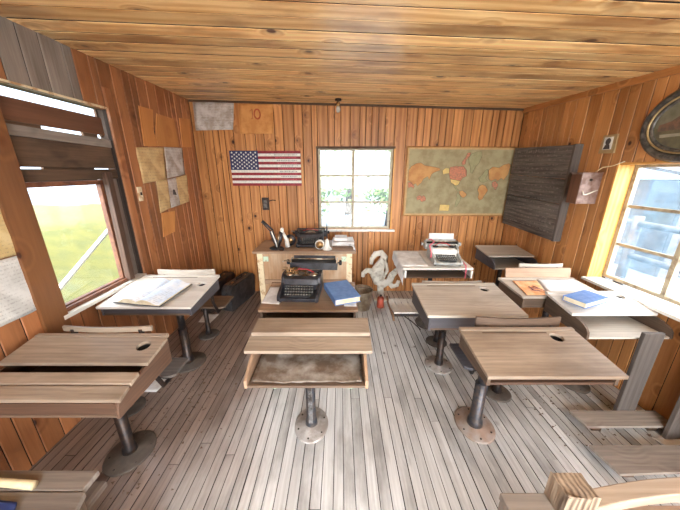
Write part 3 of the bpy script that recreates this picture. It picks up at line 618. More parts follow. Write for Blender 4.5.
# ------------------------------------------------------------------ typewriters
def typewriter(label, c, w, rot, zs, bodym, deckm, carr_off=0., paper=False, H=.24, D=.32, keymat='key', mess=True):
    t = thing('typewriter', label, 'typewriter', (c[0], c[1], zs), 'old typewriters')
    TM = Matrix.Translation(Vector((c[0], c[1], zs))) @ Matrix.Rotation(rot, 4, 'Z')
    def mk(): m = MB(); m.M = TM; return m
    h = w/2
    # shell: profile (y from front 0 to D, z)
    pr = [(0, .012), (0, .04), (.02, .05), (.135, .085), (.15, .125), (.175, .14), (D-.03, .15), (D, .12), (D, .012)]
    for sx in (-h, h-.022): mk().prism([(y, z+(.008 if 0 < y < D-.03 else 0)) for y, z in pr], 0, .022, lambda y, z, q, sx=sx: (sx+q, y-D/2, z), (), 'y').build('side_casing', [M[bodym]], t, .005)
    mk().prism([(0, .012), (0, .035), (.02, .04), (.13, .05), (.13, .012)], -h+.022, h-.022, lambda y, z, q: (q, y-D/2, z), (), 'x').build('front_casing', [M[bodym]], t, .003)
    mk().prism([(.135, .012), (.135, .085), (.15, .122), (.19, .134), (.19, .012)], -h+.022, h-.022, lambda y, z, q: (q, y-D/2, z), (), 'x').build('name_panel', [M[deckm]], t, .004)
    mk().prism([(.26, .012), (.26, .14), (D-.01, .14), (D-.01, .012)], -h+.022, h-.022, lambda y, z, q: (q, y-D/2, z), (), 'x').build('rear_casing', [M[bodym]], t, .003)
    mk().box(-h+.022, h-.022, .19-D/2, .26-D/2, .012, .07).build('inner_frame', [M['blackm']], t)
    # keys
    k0 = None
    for r, n in enumerate((11, 11, 11, 10)):
        for i in range(n):
            x = -h+.042+(w-.084)*(i+.25+.17*r)/11.; y = .030+.026*(3-r)-D/2; z = .052+.0095*(3-r)
            if k0 is None:
                m = MB(); m.lathe([(.0025, -.02), (.0025, -.004), (.0088*w/.3, -.004), (.0088*w/.3, .003), (.0062*w/.3, .0032)], (0, 0, 0), 12)
                m.lathe([(.0058*w/.3, .0033), (.0054*w/.3, .0042)], (0, 0, 0), 10, 1)
                o = m.build('key', [M[keymat], M['keytop']], t, 0, (0, 0, 0)); k0 = o
            else: o = k0.copy(); C.objects.link(o); o.parent = t
            o.location = Matrix.Rotation(rot, 4, 'Z') @ Vector((x, y, z))
    mk().box(-h*.55, h*.55, .008-D/2, .020-D/2, .044, .052, 'x').build('space_bar', [M[keymat]], t, .003)
    # type basket: fan of bars
    for i in range(17):
        a = R(-62+124*i/16); m = mk(); c0 = Vector((0, .20-D/2+.035, .115))
        p0 = c0+Vector((math.sin(a)*.085, -.035*math.cos(a), .0)); p1 = c0+Vector((math.sin(a)*.02, .025, .022))
        m.tube([p0, (p0+p1)/2+Vector((0, 0, .006)), p1], .0022, 6); m.build('type_bar', [M['chrome']], t)
    for sx in (-1, 1): m = mk(); m.lathe([(.026, .135), (.028, .139), (.028, .146), (.006, .148), (.005, .154)], (sx*(h-.055), .19-D/2+.01, 0), 20); m.build('ribbon_spool', [M['chrome' if mess else 'blackm']], t)
    m = mk(); m.tube([(-h+.055, .235-D/2, .143), (-.03, .245-D/2, .165), (.03, .245-D/2, .165), (h-.055, .235-D/2, .143)], .0022, 6, flat=(1, 1.4)); m.build('ribbon', [M['red']], t)
    # carriage
    cw = w*.62; o = carr_off; zc = H-.045
    m = mk(); m.box(o-cw, o+cw, .245-D/2, .262-D/2, zc-.045, zc+.01, 'x'); m.box(o-cw, o+cw, .262-D/2, .33-D/2, zc-.045, zc-.03, 'x'); m.box(o-cw*.9, o+cw*.9, .318-D/2, .326-D/2, zc-.03, zc+.045, 'x'); m.build('carriage', [M[deckm if not paper else bodym]], t, .002)
    m = mk(); m.lathe([(.021, o-cw+.01), (.021, o+cw-.01)], (0, .292-D/2, zc), 20, 0, 'x'); m.build('platen', [M['blackm']], t)
    for sx in (-1, 1):
        m = mk(); m.lathe([(.006, o+sx*(cw-.012)), (.006, o+sx*(cw+.012)), (.019, o+sx*(cw+.012)), (.019, o+sx*(cw+.03)), (.01, o+sx*(cw+.032))], (0, .292-D/2, zc), 16, 0, 'x'); m.build('platen_knob', [M['blackm' if not paper else bodym]], t)
        m = mk(); m.box(o+sx*(cw-.004)-.006, o+sx*(cw-.004)+.006, .25-D/2, .33-D/2, zc-.045, zc+.03); m.build('carriage_end', [M['chrome' if mess else bodym]], t, .003)
    m = mk(); m.tube([(o-cw-.005, .27-D/2, zc+.01), (o-cw-.03, .24-D/2, zc+.03), (o-cw-.035, .19-D/2, zc+.035)], .005, 8); m.build('return_lever', [M['chrome']], t)
    m = mk(); m.tube([(o-cw*.85, .286-D/2, zc+.03), (o+cw*.85, .286-D/2, zc+.03)], .004, 8); m.build('paper_bail', [M['chrome']], t)
    for sx in (-1, 1):
        for y in (.03, D-.03): m = mk(); m.lathe([(.012, 0), (.014, .013)], (sx*(h-.02), y-D/2, 0), 12); m.build('foot', [M['blackm']], t)
    if mess:
        for i in range(14):
            a = random.uniform(-h*.95, h*.5); m = mk(); z = random.uniform(.15, .19)
            m.tube([(a, .2-D/2, .14), (a+random.uniform(-.03, .03), .215-D/2, z), (a+random.uniform(-.05, .05), .24-D/2, z-.01)], .004, 6); m.build('lever', [M['brass']], t)
    if paper:
        m = mk(); m.sheet((o-cw*.7, .318-D/2, zc+.0), (o+cw*.8, .318-D/2, zc+.0), (o+cw*.8, .345-D/2, zc+.10), (o-cw*.7, .345-D/2, zc+.10), 8, .003, 2); m.build('paper_sheet', [M['paper']], t)
        m = mk(); m.tube([(-h*1.05, .24-D/2, .20), (-h*.95, .19-D/2, .215), (-h*.7, .2-D/2, .19), (-h*1.1, .16-D/2, .16), (-h*1.02, .12-D/2, .10), (-h*1.08, .08-D/2, .06)], .006, 8); m.build('cord', [M['pink']], t)
        m = mk(); m.tube([(h*1.0, .05-D/2, .05), (h*1.12, -.02-D/2, .02), (h*1.12, -.04-D/2, -.02), (h*1.12, -.04-D/2, -.10)], .006, 8); m.build('cord', [M['pink']], t)
    return t
typewriter('large black typewriter on the mint-legged desk in front of cabinet', (-.285, 1.835), .29, R(-3), .735, 'black', 'black', .08, H=.25, D=.31)
typewriter('grey typewriter with paper and pink cord on desk below the world map', (1.03, 2.55), .27, R(-4), .752, 'greyenamel', 'white', .0, paper=True, H=.19, D=.30, mess=False)
typewriter('low black typewriter on cabinet desk top against back wall', (-.34, 3.02), .30, R(2), .80, 'black', 'black', .0, H=.16, D=.28, mess=False)

# ------------------------------------------------------------------ books and papers
def book(label, c, rot, w, l, h, cover, name='book', pitch=0.):
    t = thing(name, label, 'book', c)
    TM = Matrix.Translation(Vector(c)) @ Matrix.Rotation(rot, 4, 'Z') @ Matrix.Rotation(pitch, 4, 'X')
    def mk(): m = MB(); m.M = TM; return m
    mk().box(-w/2, w/2, -l/2, l/2, 0, .004).box(-w/2, w/2, -l/2, l/2, h-.004, h).box(-w/2-.004, -w/2, -l/2, l/2, 0, h).build('cover', [M[cover]], t, .0015)
    mk().box(-w/2+.001, w/2-.006, -l/2+.005, l/2-.005, .0045, h-.0045).build('page_block', [M['papercream']], t)
    return t
book('blue cloth book beside the black typewriter on the centre desk', (.012, 1.81, .742), R(20), .185, .27, .045, 'bluebook', pitch=R(4))
book('thick blue hardback on sunlit desk under the right window', (1.70, 1.70, .742), R(-68), .135, .25, .04, 'bluebook')
# open book
t = thing('open_book', 'open book with pale pages on white desk by left window', 'book', (-1.40, 1.87, .73))
TM = Matrix.Translation(Vector((-1.40, 1.87, .726))) @ Matrix.Rotation(R(-10), 4, 'Z') @ Matrix.Rotation(R(4.8), 4, 'X')
m = MB(); m.M = TM; m.box(-.19, .19, -.17, .17, 0, .004).build('cover', [M['slate_side']], t, .001)
M['print'] = written('printed page', (232, 233, 235), (206, 220, 236), .016, 'Y')
for sx in (-1, 1):
    m = MB(); m.M = TM; n = 12; vs = []
    for i in range(n+1):
        u = i/n; x = sx*.182*u; z = .006+.036*math.sin(PI*min(1, u*1.15+.08))**.7 if u < .99 else .012
        z = max(z, .012)
        for y, q in ((-.162, .0045), (.162, .0045), (.162, z), (-.162, z)): vs.append((x, y, q))
    m.add(vs, [tuple(range(4)), tuple(range(4*n, 4*n+4))]+[(i*4+j, i*4+(j+1) % 4, i*4+4+(j+1) % 4, i*4+4+j) for i in range(n) for j in range(4)], 'y'); m.last_mat([0, 1]+[2+4*i+j for i in range(12) for j in (1, 3)], 1); m.build('page_block', [M['print'], M['papercream']], t)
def paper(label, quad, mat, seed=1, amp=.004, n=12, name='paper_sheet', marks=None, markm='ink', cat='paper', group='loose papers', off=0.):
    c = sum((Vector(q) for q in quad), Vector())/4
    t = MB().sheet(*quad, n, amp, seed).build(name, [M[mat]], None, 0, c)
    tag(t, label, cat, group)
    if marks: marks(t, quad, markm)
    return t
paper('white sheets lying on left half of desk below world map', [(.585, 2.44, .743), (.845, 2.43, .743), (.87, 2.88, .762), (.60, 2.88, .762)], 'paper', 1, .003)
paper('white sheet draped over left side of the desk below world map', [(.585, 2.30, .60), (.59, 2.40, .745), (.59, 2.88, .77), (.575, 2.80, .70)], 'paper', 2, .006)
paper('orange printed paper on the low desk by right wall', [(1.43, 1.885, .7015), (1.59, 1.89, .7015), (1.68, 2.14, .714), (1.47, 2.14, .714)], 'orange', 3, .005)
def _unused(): pass
def figure(): 
    m = MB()
    for (a, b, c, d) in ((1.50, 1.95, 1.56, 1.93), (1.52, 1.95, 1.53, 2.02), (1.53, 1.99, 1.59, 1.98), (1.57, 2.03, 1.60, 1.92)):
        m.tube([(a, b, .7175), (c, d, .7175)], .006, 6, flat=(1, .3))
    return m
M['purple'] = plain('plum ink', (120, 60, 70), .8)
_o = [o for o in C.objects if o.get('label', '').startswith('orange printed')][0]
figure().build('printed_mark', [M['purple']], _o)
paper('white paper beside the orange sheet on low right desk', [(1.62, 1.885, .7015), (1.95, 1.89, .7015), (2.01, 2.17, .716), (1.70, 2.17, .716)], 'paper', 4, .003)
paper('white paper corner under left of black typewriter', [(-.56, 1.74, .709), (-.43, 1.72, .709), (-.42, 1.98, .727), (-.55, 1.98, .727)], 'paper', 5, .002)
paper('white paper under right edge of blue book on centre desk', [(.03, 1.70, .705), (.115, 1.70, .705), (.115, 1.98, .728), (.0, 1.98, .728)], 'paper', 6, .002)
paper('white sheet lying on floor behind brown desk at left window', [(-1.52, 1.66, .003), (-1.40, 1.66, .003), (-1.32, 2.06, .003), (-1.50, 1.95, .003)], 'paper', 7, .004)
paper('white sheet on floor behind white-topped left desk', [(-1.58, 2.66, .003), (-1.44, 2.64, .003), (-1.42, 2.83, .003), (-1.60, 2.83, .003)], 'paper', 8, .006)
paper('white paper on floor at right edge of photo beside loose board', [(2.0, 1.20, .003), (2.12, 1.19, .003), (2.12, 1.30, .003), (1.96, 1.29, .003)], 'paper', 9, .004)
# papers pinned on the walls, with faint writing
def lines(n, spread=.8, mat=None, big=False):
    def f(t, quad, mk):
        return
        a, b, c, d = map(Vector, quad); nm = (b-a).cross(d-a).normalized()*.0045; m = MB()
        for i in range(n):
            v = .1+.8*i/(n-1); u = .08+random.random()*.05; e = .92-random.random()*.25
            while u < e:
                w = random.uniform(.03, .09); q = []
                for uu, vv in ((u, v), (u+w, v), (u+w, v+.012), (u, v+.012)): q.append((a*(1-uu)+b*uu)*(1-vv)+(d*(1-uu)+c*uu)*vv+nm)
                m.add(q, [(0, 1, 2, 3)]); u += w+.02
        m.build('handwriting', [M[mk]], t)
    return f
xl = XL+.006
paper('large white handwritten sheet on left wall below tan sheet', [(xl, 1.10, .84), (xl, 1.435, .845), (xl, 1.452, 1.172), (xl, 1.10, 1.168)], 'paperw' if 'paperw' in M else 'paper', 11, .006, marks=lines(16), markm='inkg', name='wall_notice', cat='notice', group='papers pinned to the walls')
paper('large tan handwritten sheet on left wall above white sheet', [(xl, 1.10, 1.172), (xl, 1.45, 1.177), (xl, 1.47, 1.485), (xl, 1.10, 1.485)], 'papert', 12, .006, marks=lines(14), markm='inkg', name='wall_notice', cat='notice', group='papers pinned to the walls')
G = 'papers pinned to the walls'
def wp(label, q, mat, seed, amp=.008, marks=None, mk='inkg'):
    return paper(label, [(xl, y, z) for y, z in q], mat, seed, amp, name='wall_paper_sheet', cat='paper', group=G, marks=marks, markm=mk)
M['greypaper'] = written('grey creased paper', (196, 190, 184), (164, 152, 140), .028)
M['tanpaper'] = written('tan creased paper', (206, 178, 128), (184, 152, 104), .028)
M['brownpaper'] = plain('orange brown kraft paper', (204, 146, 84), .8, c2=(186, 126, 68), scale=8)
wp('wide tan torn sheet on left wall, upper left of paper cluster', [(2.471, 1.506), (2.82, 1.537), (2.864, 1.837), (2.466, 1.804)], 'tanpaper', 13, marks=lines(9))
wp('grey creased sheet on left wall, upper right of paper cluster', [(2.822, 1.54), (3.163, 1.578), (3.188, 1.858), (2.866, 1.841)], 'greypaper', 14, marks=lines(9))
wp('narrow tan sheet on left wall, lower left of paper cluster', [(2.622, 1.224), (2.798, 1.251), (2.82, 1.533), (2.649, 1.528)], 'tanpaper', 15)
wp('narrow white sheet with dark mark, lower middle of paper cluster', [(2.80, 1.25), (2.965, 1.262), (2.979, 1.55), (2.823, 1.53)], 'greypaper', 16)
MB().prism([(2.87, 1.38), (2.93, 1.37), (2.92, 1.40), (2.905, 1.43), (2.88, 1.43)], .0, .003, lambda y, z, q: (xl+.007+q, y, z)).build('printed_mark', [M['ink']], [o for o in C.objects if 'dark mark' in o.get('label', '')][0])
wp('narrow tan sheet on left wall, lower right of paper cluster', [(2.967, 1.262), (3.156, 1.28), (3.194, 1.574), (2.981, 1.55)], 'tanpaper', 17)
def pine(label, pts):
    c = (xl, sum(p[0] for p in pts)/len(pts), sum(p[1] for p in pts)/len(pts))
    return put('pale_board_piece', MB().prism(pts, 0, .007, lambda y, z, q: (XL+.0015+q, y, z), (), 'z'), [M['pine_new']], label, 'board', c, 'broken pale boards on the left wall', .001)
pine('broken pale pine piece on left wall, leftmost of three above papers', [(2.613, 2.153), (2.80, 2.158), (2.755, 1.99), (2.765, 1.841), (2.584, 1.825)])
pine('broken pale pine piece on left wall, widest middle one above papers', [(2.848, 2.136), (3.123, 2.136), (3.14, 1.862), (2.78, 1.842), (2.772, 1.93)])
pine('pale pine piece on left wall nearest the back corner', [(3.237, 2.165), (3.456, 2.193), (3.40, 1.882), (3.212, 1.87)])
pine('small ragged pale pine patch below the wall papers', [(2.644, 1.221), (2.859, 1.211), (2.80, 1.003), (2.605, .99)])
t = thing('light_switch', 'small cream switch plate on left wall right of window', 'switch', (XL, 2.41, 1.41))
MB().box(XL+.001, XL+.012, 2.385, 2.435, 1.36, 1.48).build('plate', [M['cream']], t, .002); MB().box(XL+.012, XL+.02, 2.402, 2.418, 1.41, 1.435).build('toggle', [M['iron']], t, .001)
# back wall papers
def bp(label, q, mat, seed): return paper(label, [(x, YB-.006, z) for x, z in q], mat, seed, .006, name='wall_paper_sheet', cat='paper', group=G)
bp('grey creased paper high on back wall in left corner', [(-1.71, 2.075), (-1.265, 2.085), (-1.225, 2.372), (-1.70, 2.375)], 'greypaper', 18)
k = bp('orange-brown paper marked 10 high on back wall above flag', [(-1.19, 2.04), (-.795, 2.04), (-.77, 2.355), (-1.17, 2.362)], 'brownpaper', 19)
yy = YB-.0145
m = MB(); m.tube([(-1.05, yy, 2.28), (-1.02, yy, 2.30), (-1.02, yy, 2.20), (-1.04, yy, 2.20)], .008, 8, flat=(1, .3))
m.tube([(-.965+.035*math.cos(a*PI/8), yy, 2.25+.05*math.sin(a*PI/8)) for a in range(17)], .008, 8, flat=(1, .3), cap=False); m.build('number_mark', [M['inkred']], k)

# ------------------------------------------------------------------ things on the back wall
t = thing('wooden_flag', 'painted stars and stripes flag board hanging on back wall', 'flag', (-.91, YB, 1.44))
fx0, fx1, fz0, fz1 = -1.335, -.48, 1.44, 1.85; fh = (fz1-fz0)/13
m = MB()
for i in range(13): m.box(fx0, fx1, YB-.024, YB-.006, fz1-fh*(i+1)+.0006, fz1-fh*i, 'x', mat=i % 2)
m.build('striped_board', [M['flagred'], M['flagwhite']], t, .0006)
cw = (fx1-fx0)*.4; ch = fh*7
m = MB(); m.box(fx0-.001, fx0+cw, YB-.027, YB-.0245, fz1-ch, fz1+.001)
cant = m.build('blue_canton', [M['flagblue']], t)
m = MB()
for r in range(9):
    for q in range(6 if r % 2 == 0 else 5):
        x = fx0+cw*((q*2+1+(r % 2))/12); z = fz1-ch*(r+1)/10
        m.prism([(x+(.0145 if i % 2 == 0 else .006)*math.sin(i*PI/5), z+(.0145 if i % 2 == 0 else .006)*math.cos(i*PI/5)) for i in range(10)], 0, .001, lambda a, b, c: (a, YB-.0272-c, b))
m.build('stars', [M['flagwhite']], cant)
m = MB()
for i in range(1, 11):
    z = fz1-fh*(i+.5); x = -.80+random.random()*.08
    while x < -.53: w = random.uniform(.006, .02); m.box(x, x+w, YB-.0248, YB-.0242, z-.004, z+.004, 'x', mat=0 if i % 2 else 1); x += w+.008
m.build('faint_lettering', [M['inkg'], M['pink']], t)
t = thing('wall_socket_box', 'small black box fixed on back wall below flag', 'switch box', (-.945, YB, 1.14))
MB().box(-.99, -.905, YB-.035, YB-.001, 1.14, 1.295).build('box', [M['iron']], t, .006); MB().box(-.97, -.925, YB-.045, YB-.035, 1.17, 1.265).build('cover', [M['oval']], t, .003)
MB().tube([(-.905, YB-.02, 1.25), (-.86, YB-.02, 1.265), (-.82, YB-.01, 1.26)], .006, 6).build('wire', [M['iron']], t)
# map
M['sea'] = plain('faded map sea', (160, 150, 114), .7, c2=(140, 126, 92), scale=8); M['mapcream'] = plain('map margin', (186, 152, 104), .7)
M['m_or'] = plain('map orange', (192, 144, 86), .7, c2=(176, 122, 70), scale=12); M['m_pk'] = plain('map pink', (200, 122, 92), .7, c2=(150, 108, 84), scale=50); M['m_ye'] = plain('map yellow', (204, 176, 108), .7); M['m_gr'] = plain('map green grey', (146, 142, 104), .7); M['m_ol'] = plain('map outline', (92, 84, 68), .8)
t = thing('world_map', 'old faded world map mounted on back wall right of window', 'map', (1.48, YB, 1.07))
mq = [(.815, 1.07), (2.118, 1.07), (2.135, 1.885), (.815, 1.893)]
mm = lambda u, v: (lambda a: (a[0], a[1]))([(mq[0][i]*(1-u)+mq[1][i]*u)*(1-v)+(mq[3][i]*(1-u)+mq[2][i]*u)*v for i in (0, 1)])
def mq_(pts, d0, d1, mb, mat): mb.prism(pts, d0, d1, lambda u, v, q: (mm(u, v)[0], YB-.012-q, mm(u, v)[1]), mat=mat)
m = MB(); mq_([(0, 0), (1, 0), (1, 1), (0, 1)], 0, .006, m, 0); mq_([(.02, .03), (.98, .03), (.98, .97), (.02, .97)], .006, .0066, m, 1)
def px(*p): return [((x-55)/560, 1-(y-32)/365) for x, y in p]
land = [(0, px((68, 150), (80, 130), (105, 115), (130, 112), (150, 125), (185, 130), (228, 138), (232, 150), (205, 160), (190, 170), (180, 200), (170, 182), (150, 195), (140, 215), (120, 235), (110, 220), (95, 230), (80, 210), (68, 205))),
        (1, px((120, 295), (135, 285), (150, 290), (158, 284), (172, 300), (170, 315), (150, 320), (140, 308), (125, 310))),
        (1, px((68, 215), (85, 212), (105, 235), (100, 250), (90, 238), (72, 245))),
        (2, px((245, 150), (260, 138), (280, 140), (282, 165), (265, 168), (250, 172))),
        (1, px((282, 135), (310, 128), (330, 130), (352, 128), (372, 150), (375, 180), (355, 190), (345, 205), (320, 200), (290, 195), (282, 170))),
        (1, px((340, 110), (355, 85), (365, 60), (380, 58), (378, 75), (362, 95), (360, 118), (345, 122))),
        (2, px((290, 196), (320, 201), (345, 206), (338, 225), (325, 232), (310, 222), (298, 215))),
        (3, px((310, 224), (325, 233), (335, 250), (348, 258), (340, 262), (322, 245))),
        (3, px((372, 85), (385, 65), (410, 55), (435, 52), (440, 75), (430, 110), (415, 130), (402, 165), (392, 160), (388, 130), (378, 110))),
        (0, px((348, 262), (365, 258), (388, 275), (390, 285), (375, 298), (362, 290), (352, 280))),
        (3, px((340, 268), (352, 282), (362, 292), (358, 315), (345, 345), (335, 350), (335, 325), (342, 300), (335, 280))),
        (0, px((450, 235), (465, 225), (485, 232), (500, 255), (492, 275), (485, 285), (478, 305), (462, 312), (452, 295), (455, 275), (445, 255))),
        (3, px((440, 190), (455, 175), (470, 150), (482, 140), (486, 165), (478, 190), (490, 205), (470, 215), (452, 210))),
        (0, px((486, 150), (505, 130), (540, 135), (560, 120), (585, 112), (598, 120), (592, 170), (575, 200), (560, 190), (545, 205), (530, 195), (510, 205), (495, 195))),
        (1, px((515, 215), (530, 205), (550, 225), (540, 255), (530, 240), (520, 235))),
        (2, px((252, 335), (305, 337), (303, 372), (250, 370)))]
for c, p in land: mq_(p, .0066, .0072, m, c+2)
m.build('map_sheet', [M['mapcream'], M['sea'], M['m_or'], M['m_pk'], M['m_ye'], M['m_gr']], t)
m = MB()
for c, p in land:
    q = p+[p[0]]
    m.tube([(mm(u, v)[0], YB-.0195, mm(u, v)[1]) for u, v in q], .0042, 4, flat=(1, .3))
m.build('coastlines', [M['m_ol']], t)
m = MB(); 
for a, b in (((0, 0), (1, 0)), ((1, 0), (1, 1)), ((1, 1), (0, 1)), ((0, 1), (0, 0))):
    A = mm(*a); B = mm(*b); m.tube([(A[0], YB-.014, A[1]), (B[0], YB-.014, B[1])], .009, 4)
m.build('map_frame', [M['m_or']], t)
# ceiling socket
zc = ceilz(-.02, 3.25)
t = thing('ceiling_bulb_socket', 'bare bulb socket hanging from ceiling near back wall', 'lamp', (-.02, 3.25, zc-.1))
MB().lathe([(.035, zc), (.035, zc-.015), (.012, zc-.02), (.012, zc-.03)], (-.02, 3.25, 0), 18).build('mount', [M['iron']], t)
MB().lathe([(.014, zc-.028), (.02, zc-.04), (.02, zc-.065), (.016, zc-.07)], (-.02, 3.25, 0), 18).build('socket', [M['brass']], t)
M['bulb'] = plain('dusty unlit bulb', (190, 186, 176), .2)
MB().lathe([(.014, zc-.07), (.022, zc-.085), (.026, zc-.105), (.018, zc-.125), (.004, zc-.132)], (-.02, 3.25, 0), 18).build('bulb', [M['bulb']], t)

# ------------------------------------------------------------------ right wall
M['bb'] = wood('blackened board', (122, 114, 108), (44, 40, 40), rough=.6, knots=0, vary=.15, fine=1.2, bump=.8, contrast=.8, wv=.1)
M['chalk'] = plain('pale incised scratches', (142, 134, 126), .9, c2=(96, 90, 84), scale=30)
t = thing('sign_board', 'dark wooden board of three planks covered in faint writing, right wall', 'board', (XR, 3.0, .97))
y0, y1 = 2.585, 3.43
def q(y): return (y1-y)/(y1-y0)
zbt = lambda y: .985-.025*q(y); ztp = lambda y: 1.875-.04*q(y)
for i in range(3):
    a, b = ((0, .40), (.405, .66), (.665, 1))[i]; xx = XR-.075
    za = lambda y, k: zbt(y)+(ztp(y)-zbt(y))*k
    MB().hexa([(xx, y0, za(y0, a)), (XR-.055, y0, za(y0, a)), (XR-.055, y1, za(y1, a)), (xx, y1, za(y1, a))], [(xx, y0, za(y0, b)), (XR-.055, y0, za(y0, b)), (XR-.055, y1, za(y1, b)), (xx, y1, za(y1, b))], 'y').build('plank', [M['bb']], t, .003)
m = MB()
for r in range(19):
    v = .95-r*.048; hh = .022 if r == 0 else .010; y = y1-.05
    while y > y0+.05:
        w = random.uniform(.5, 1.)*hh*1.3
        if random.random() < .86:
            z = za(y, v)
            for s_ in range(random.choice((2, 3))):
                p = (XR-.0758, y-random.random()*w, z+random.random()*hh*2-hh); p2 = (XR-.0758, y-random.random()*w, z+random.random()*hh*2-hh)
                m.tube([p, p2], .0021 if r else .003, 4)
        y -= w+hh*.5
m.build('scratched_writing', [M['chalk']], t)
m = MB()
for ya, yb_ in ((y0, y0+.03), (y1-.03, y1)): m.box(XR-.054, XR-.002, ya, yb_, .975, 1.84, 'z')
m.build('back_frame', [M['dark_board']], t)
MB().box(XR-.075, XR-.002, 2.555, 2.583, .955, 1.84, 'z').build('edge_board', [M['plank_dark']], t, .003)
t = thing('tin_box', 'rusty tin box mounted on right wall over edge of dark board', 'box', (XR, 2.43, 1.35))
MB().box(XR-.165, XR-.15, 2.30, 2.41, 1.346, 1.59).box(XR-.15, XR-.002, 2.30, 2.312, 1.346, 1.59).box(XR-.15, XR-.002, 2.398, 2.41, 1.346, 1.59).box(XR-.15, XR-.002, 2.312, 2.398, 1.346, 1.358).build('box_body', [M['boxmetal']], t, .003)
MB().box(XR-.17, XR-.002, 2.295, 2.415, 1.591, 1.60).build('box_lid', [M['boxmetal']], t, .002)
MB().box(XR-.1695, XR-.1655, 2.305, 2.405, 1.35, 1.585).build('wood_facing', [M['red_board']], t, .001)
MB().tube([(XR-.14, 2.296, 1.455), (XR-.13, 2.288, 1.425), (XR-.11, 2.288, 1.425), (XR-.06, 2.29, 1.445), (XR-.02, 2.294, 1.46)], [.003, .006, .006, .005, .003], 8).build('wire_hook', [M['wire']], t)
MB().lathe([(.010, 2.292), (.012, 2.2995)], (XR-.09, 0, 1.54), 12, 0, 'y').build('rivet', [M['iron']], t)
MB().tube([(XR-.04, 2.33, 1.603), (XR-.03, 2.29, 1.64), (XR-.015, 2.22, 1.65), (XR-.006, 2.15, 1.68)], .004, 6).build('string', [M['tan']], t)
t = thing('portrait_picture', 'small framed monochrome picture high on right wall', 'picture', (XR, 2.32, 1.75))
MB().prism([(2.25, 1.745), (2.385, 1.75), (2.375, 1.885), (2.255, 1.885)], 0, .012, lambda y, z, d: (XR-.002-d, y, z)).build('mount_board', [M['gilt']], t, .002)
MB().prism([(2.28, 1.775), (2.355, 1.775), (2.355, 1.868), (2.28, 1.868)], .0122, .014, lambda y, z, d: (XR-.002-d, y, z)).build('print', [M['flagwhite']], t)
m = MB(); m.prism(circ(2.318, 1.835, .022, 14, .026), .0142, .0148, lambda y, z, d: (XR-.002-d, y, z)); m.prism([(2.29, 1.778), (2.35, 1.778), (2.335, 1.812), (2.30, 1.812)], .0142, .0148, lambda y, z, d: (XR-.002-d, y, z)); m.build('figure', [M['ink']], t)
# oval picture
oy, oz, oa, ob = 1.79, 1.895, .305, .235
t = thing('oval_picture', 'large oval framed landscape picture on right wall above window', 'picture', (XR, oy, oz-ob))
def oval(sc0, sc1, d0, d1, d2, n=64):
    m = MB(); vs = []
    prof = [(sc0, d0), (sc0, d1), ((sc0+sc1)/2, d2), (sc1, d1*.6), (sc1, d0)]
    for k in range(n):
        a = 2*PI*k/n
        for s_, d in prof: vs.append((XR-.002-d, oy+(oa*s_[0])*math.cos(a), oz+(ob*s_[1])*math.sin(a)) if isinstance(s_, tuple) else (XR-.002-d, oy+(oa-(1-s_)*.24)*math.cos(a), oz+(ob-(1-s_)*.24)*math.sin(a)))
    k5 = 5; fs = [(i*k5+j, i*k5+(j+1) % k5, ((i+1) % n)*k5+(j+1) % k5, ((i+1) % n)*k5+j) for i in range(n) for j in range(k5)]
    m.add(vs, fs, 'x', 0, True); return m
oval(1., .78, 0, .012, .034).build('outer_frame', [M['oval']], t)
oval(.79, .74, 0, .022, .028).build('gilt_rim', [M['gilt']], t)
oval(.745, .66, 0, .016, .02).build('inner_frame', [M['oval']], t)
M['pic'] = plain('dim painted sky', (124, 124, 108), .35, c2=(96, 98, 78), scale=7); M['picr'] = plain('painted roofs', (124, 92, 74), .35, c2=(92, 78, 66), scale=30); M['picg'] = plain('painted ground', (104, 98, 70), .35, c2=(84, 78, 60), scale=12); M['picd'] = plain('painted water', (150, 146, 128), .35)
m = MB(); ea, eb = oa-.34*.24, ob-.34*.24
m.prism(circ(oy, oz, ea, 64, eb), 0, .006, lambda y, z, d: (XR-.002-d, y, z)); m.build('painting', [M['pic']], t)
m = MB(); f = lambda y, z, d: (XR-.0085-d, y, z)
g = [(oy+ea*.98*math.cos(a), oz+eb*.98*math.sin(a)) for a in [PI+.1+(PI-.2)*k/20 for k in range(21)]]
m.prism(g, 0, .0006, f, mat=0)
m.prism([(1.985, oz-.035), (1.80, oz-.035), (1.80, oz+.02), (1.86, oz+.06), (1.92, oz+.02), (1.985, oz+.005)], .0006, .0012, f, mat=1)
m.prism([(1.96, oz-.075), (1.62, oz-.075), (1.62, oz-.06), (1.965, oz-.055)], .0006, .0012, f, mat=2)
m.build('painted_scenery', [M['picg'], M['picr'], M['picd']], t)

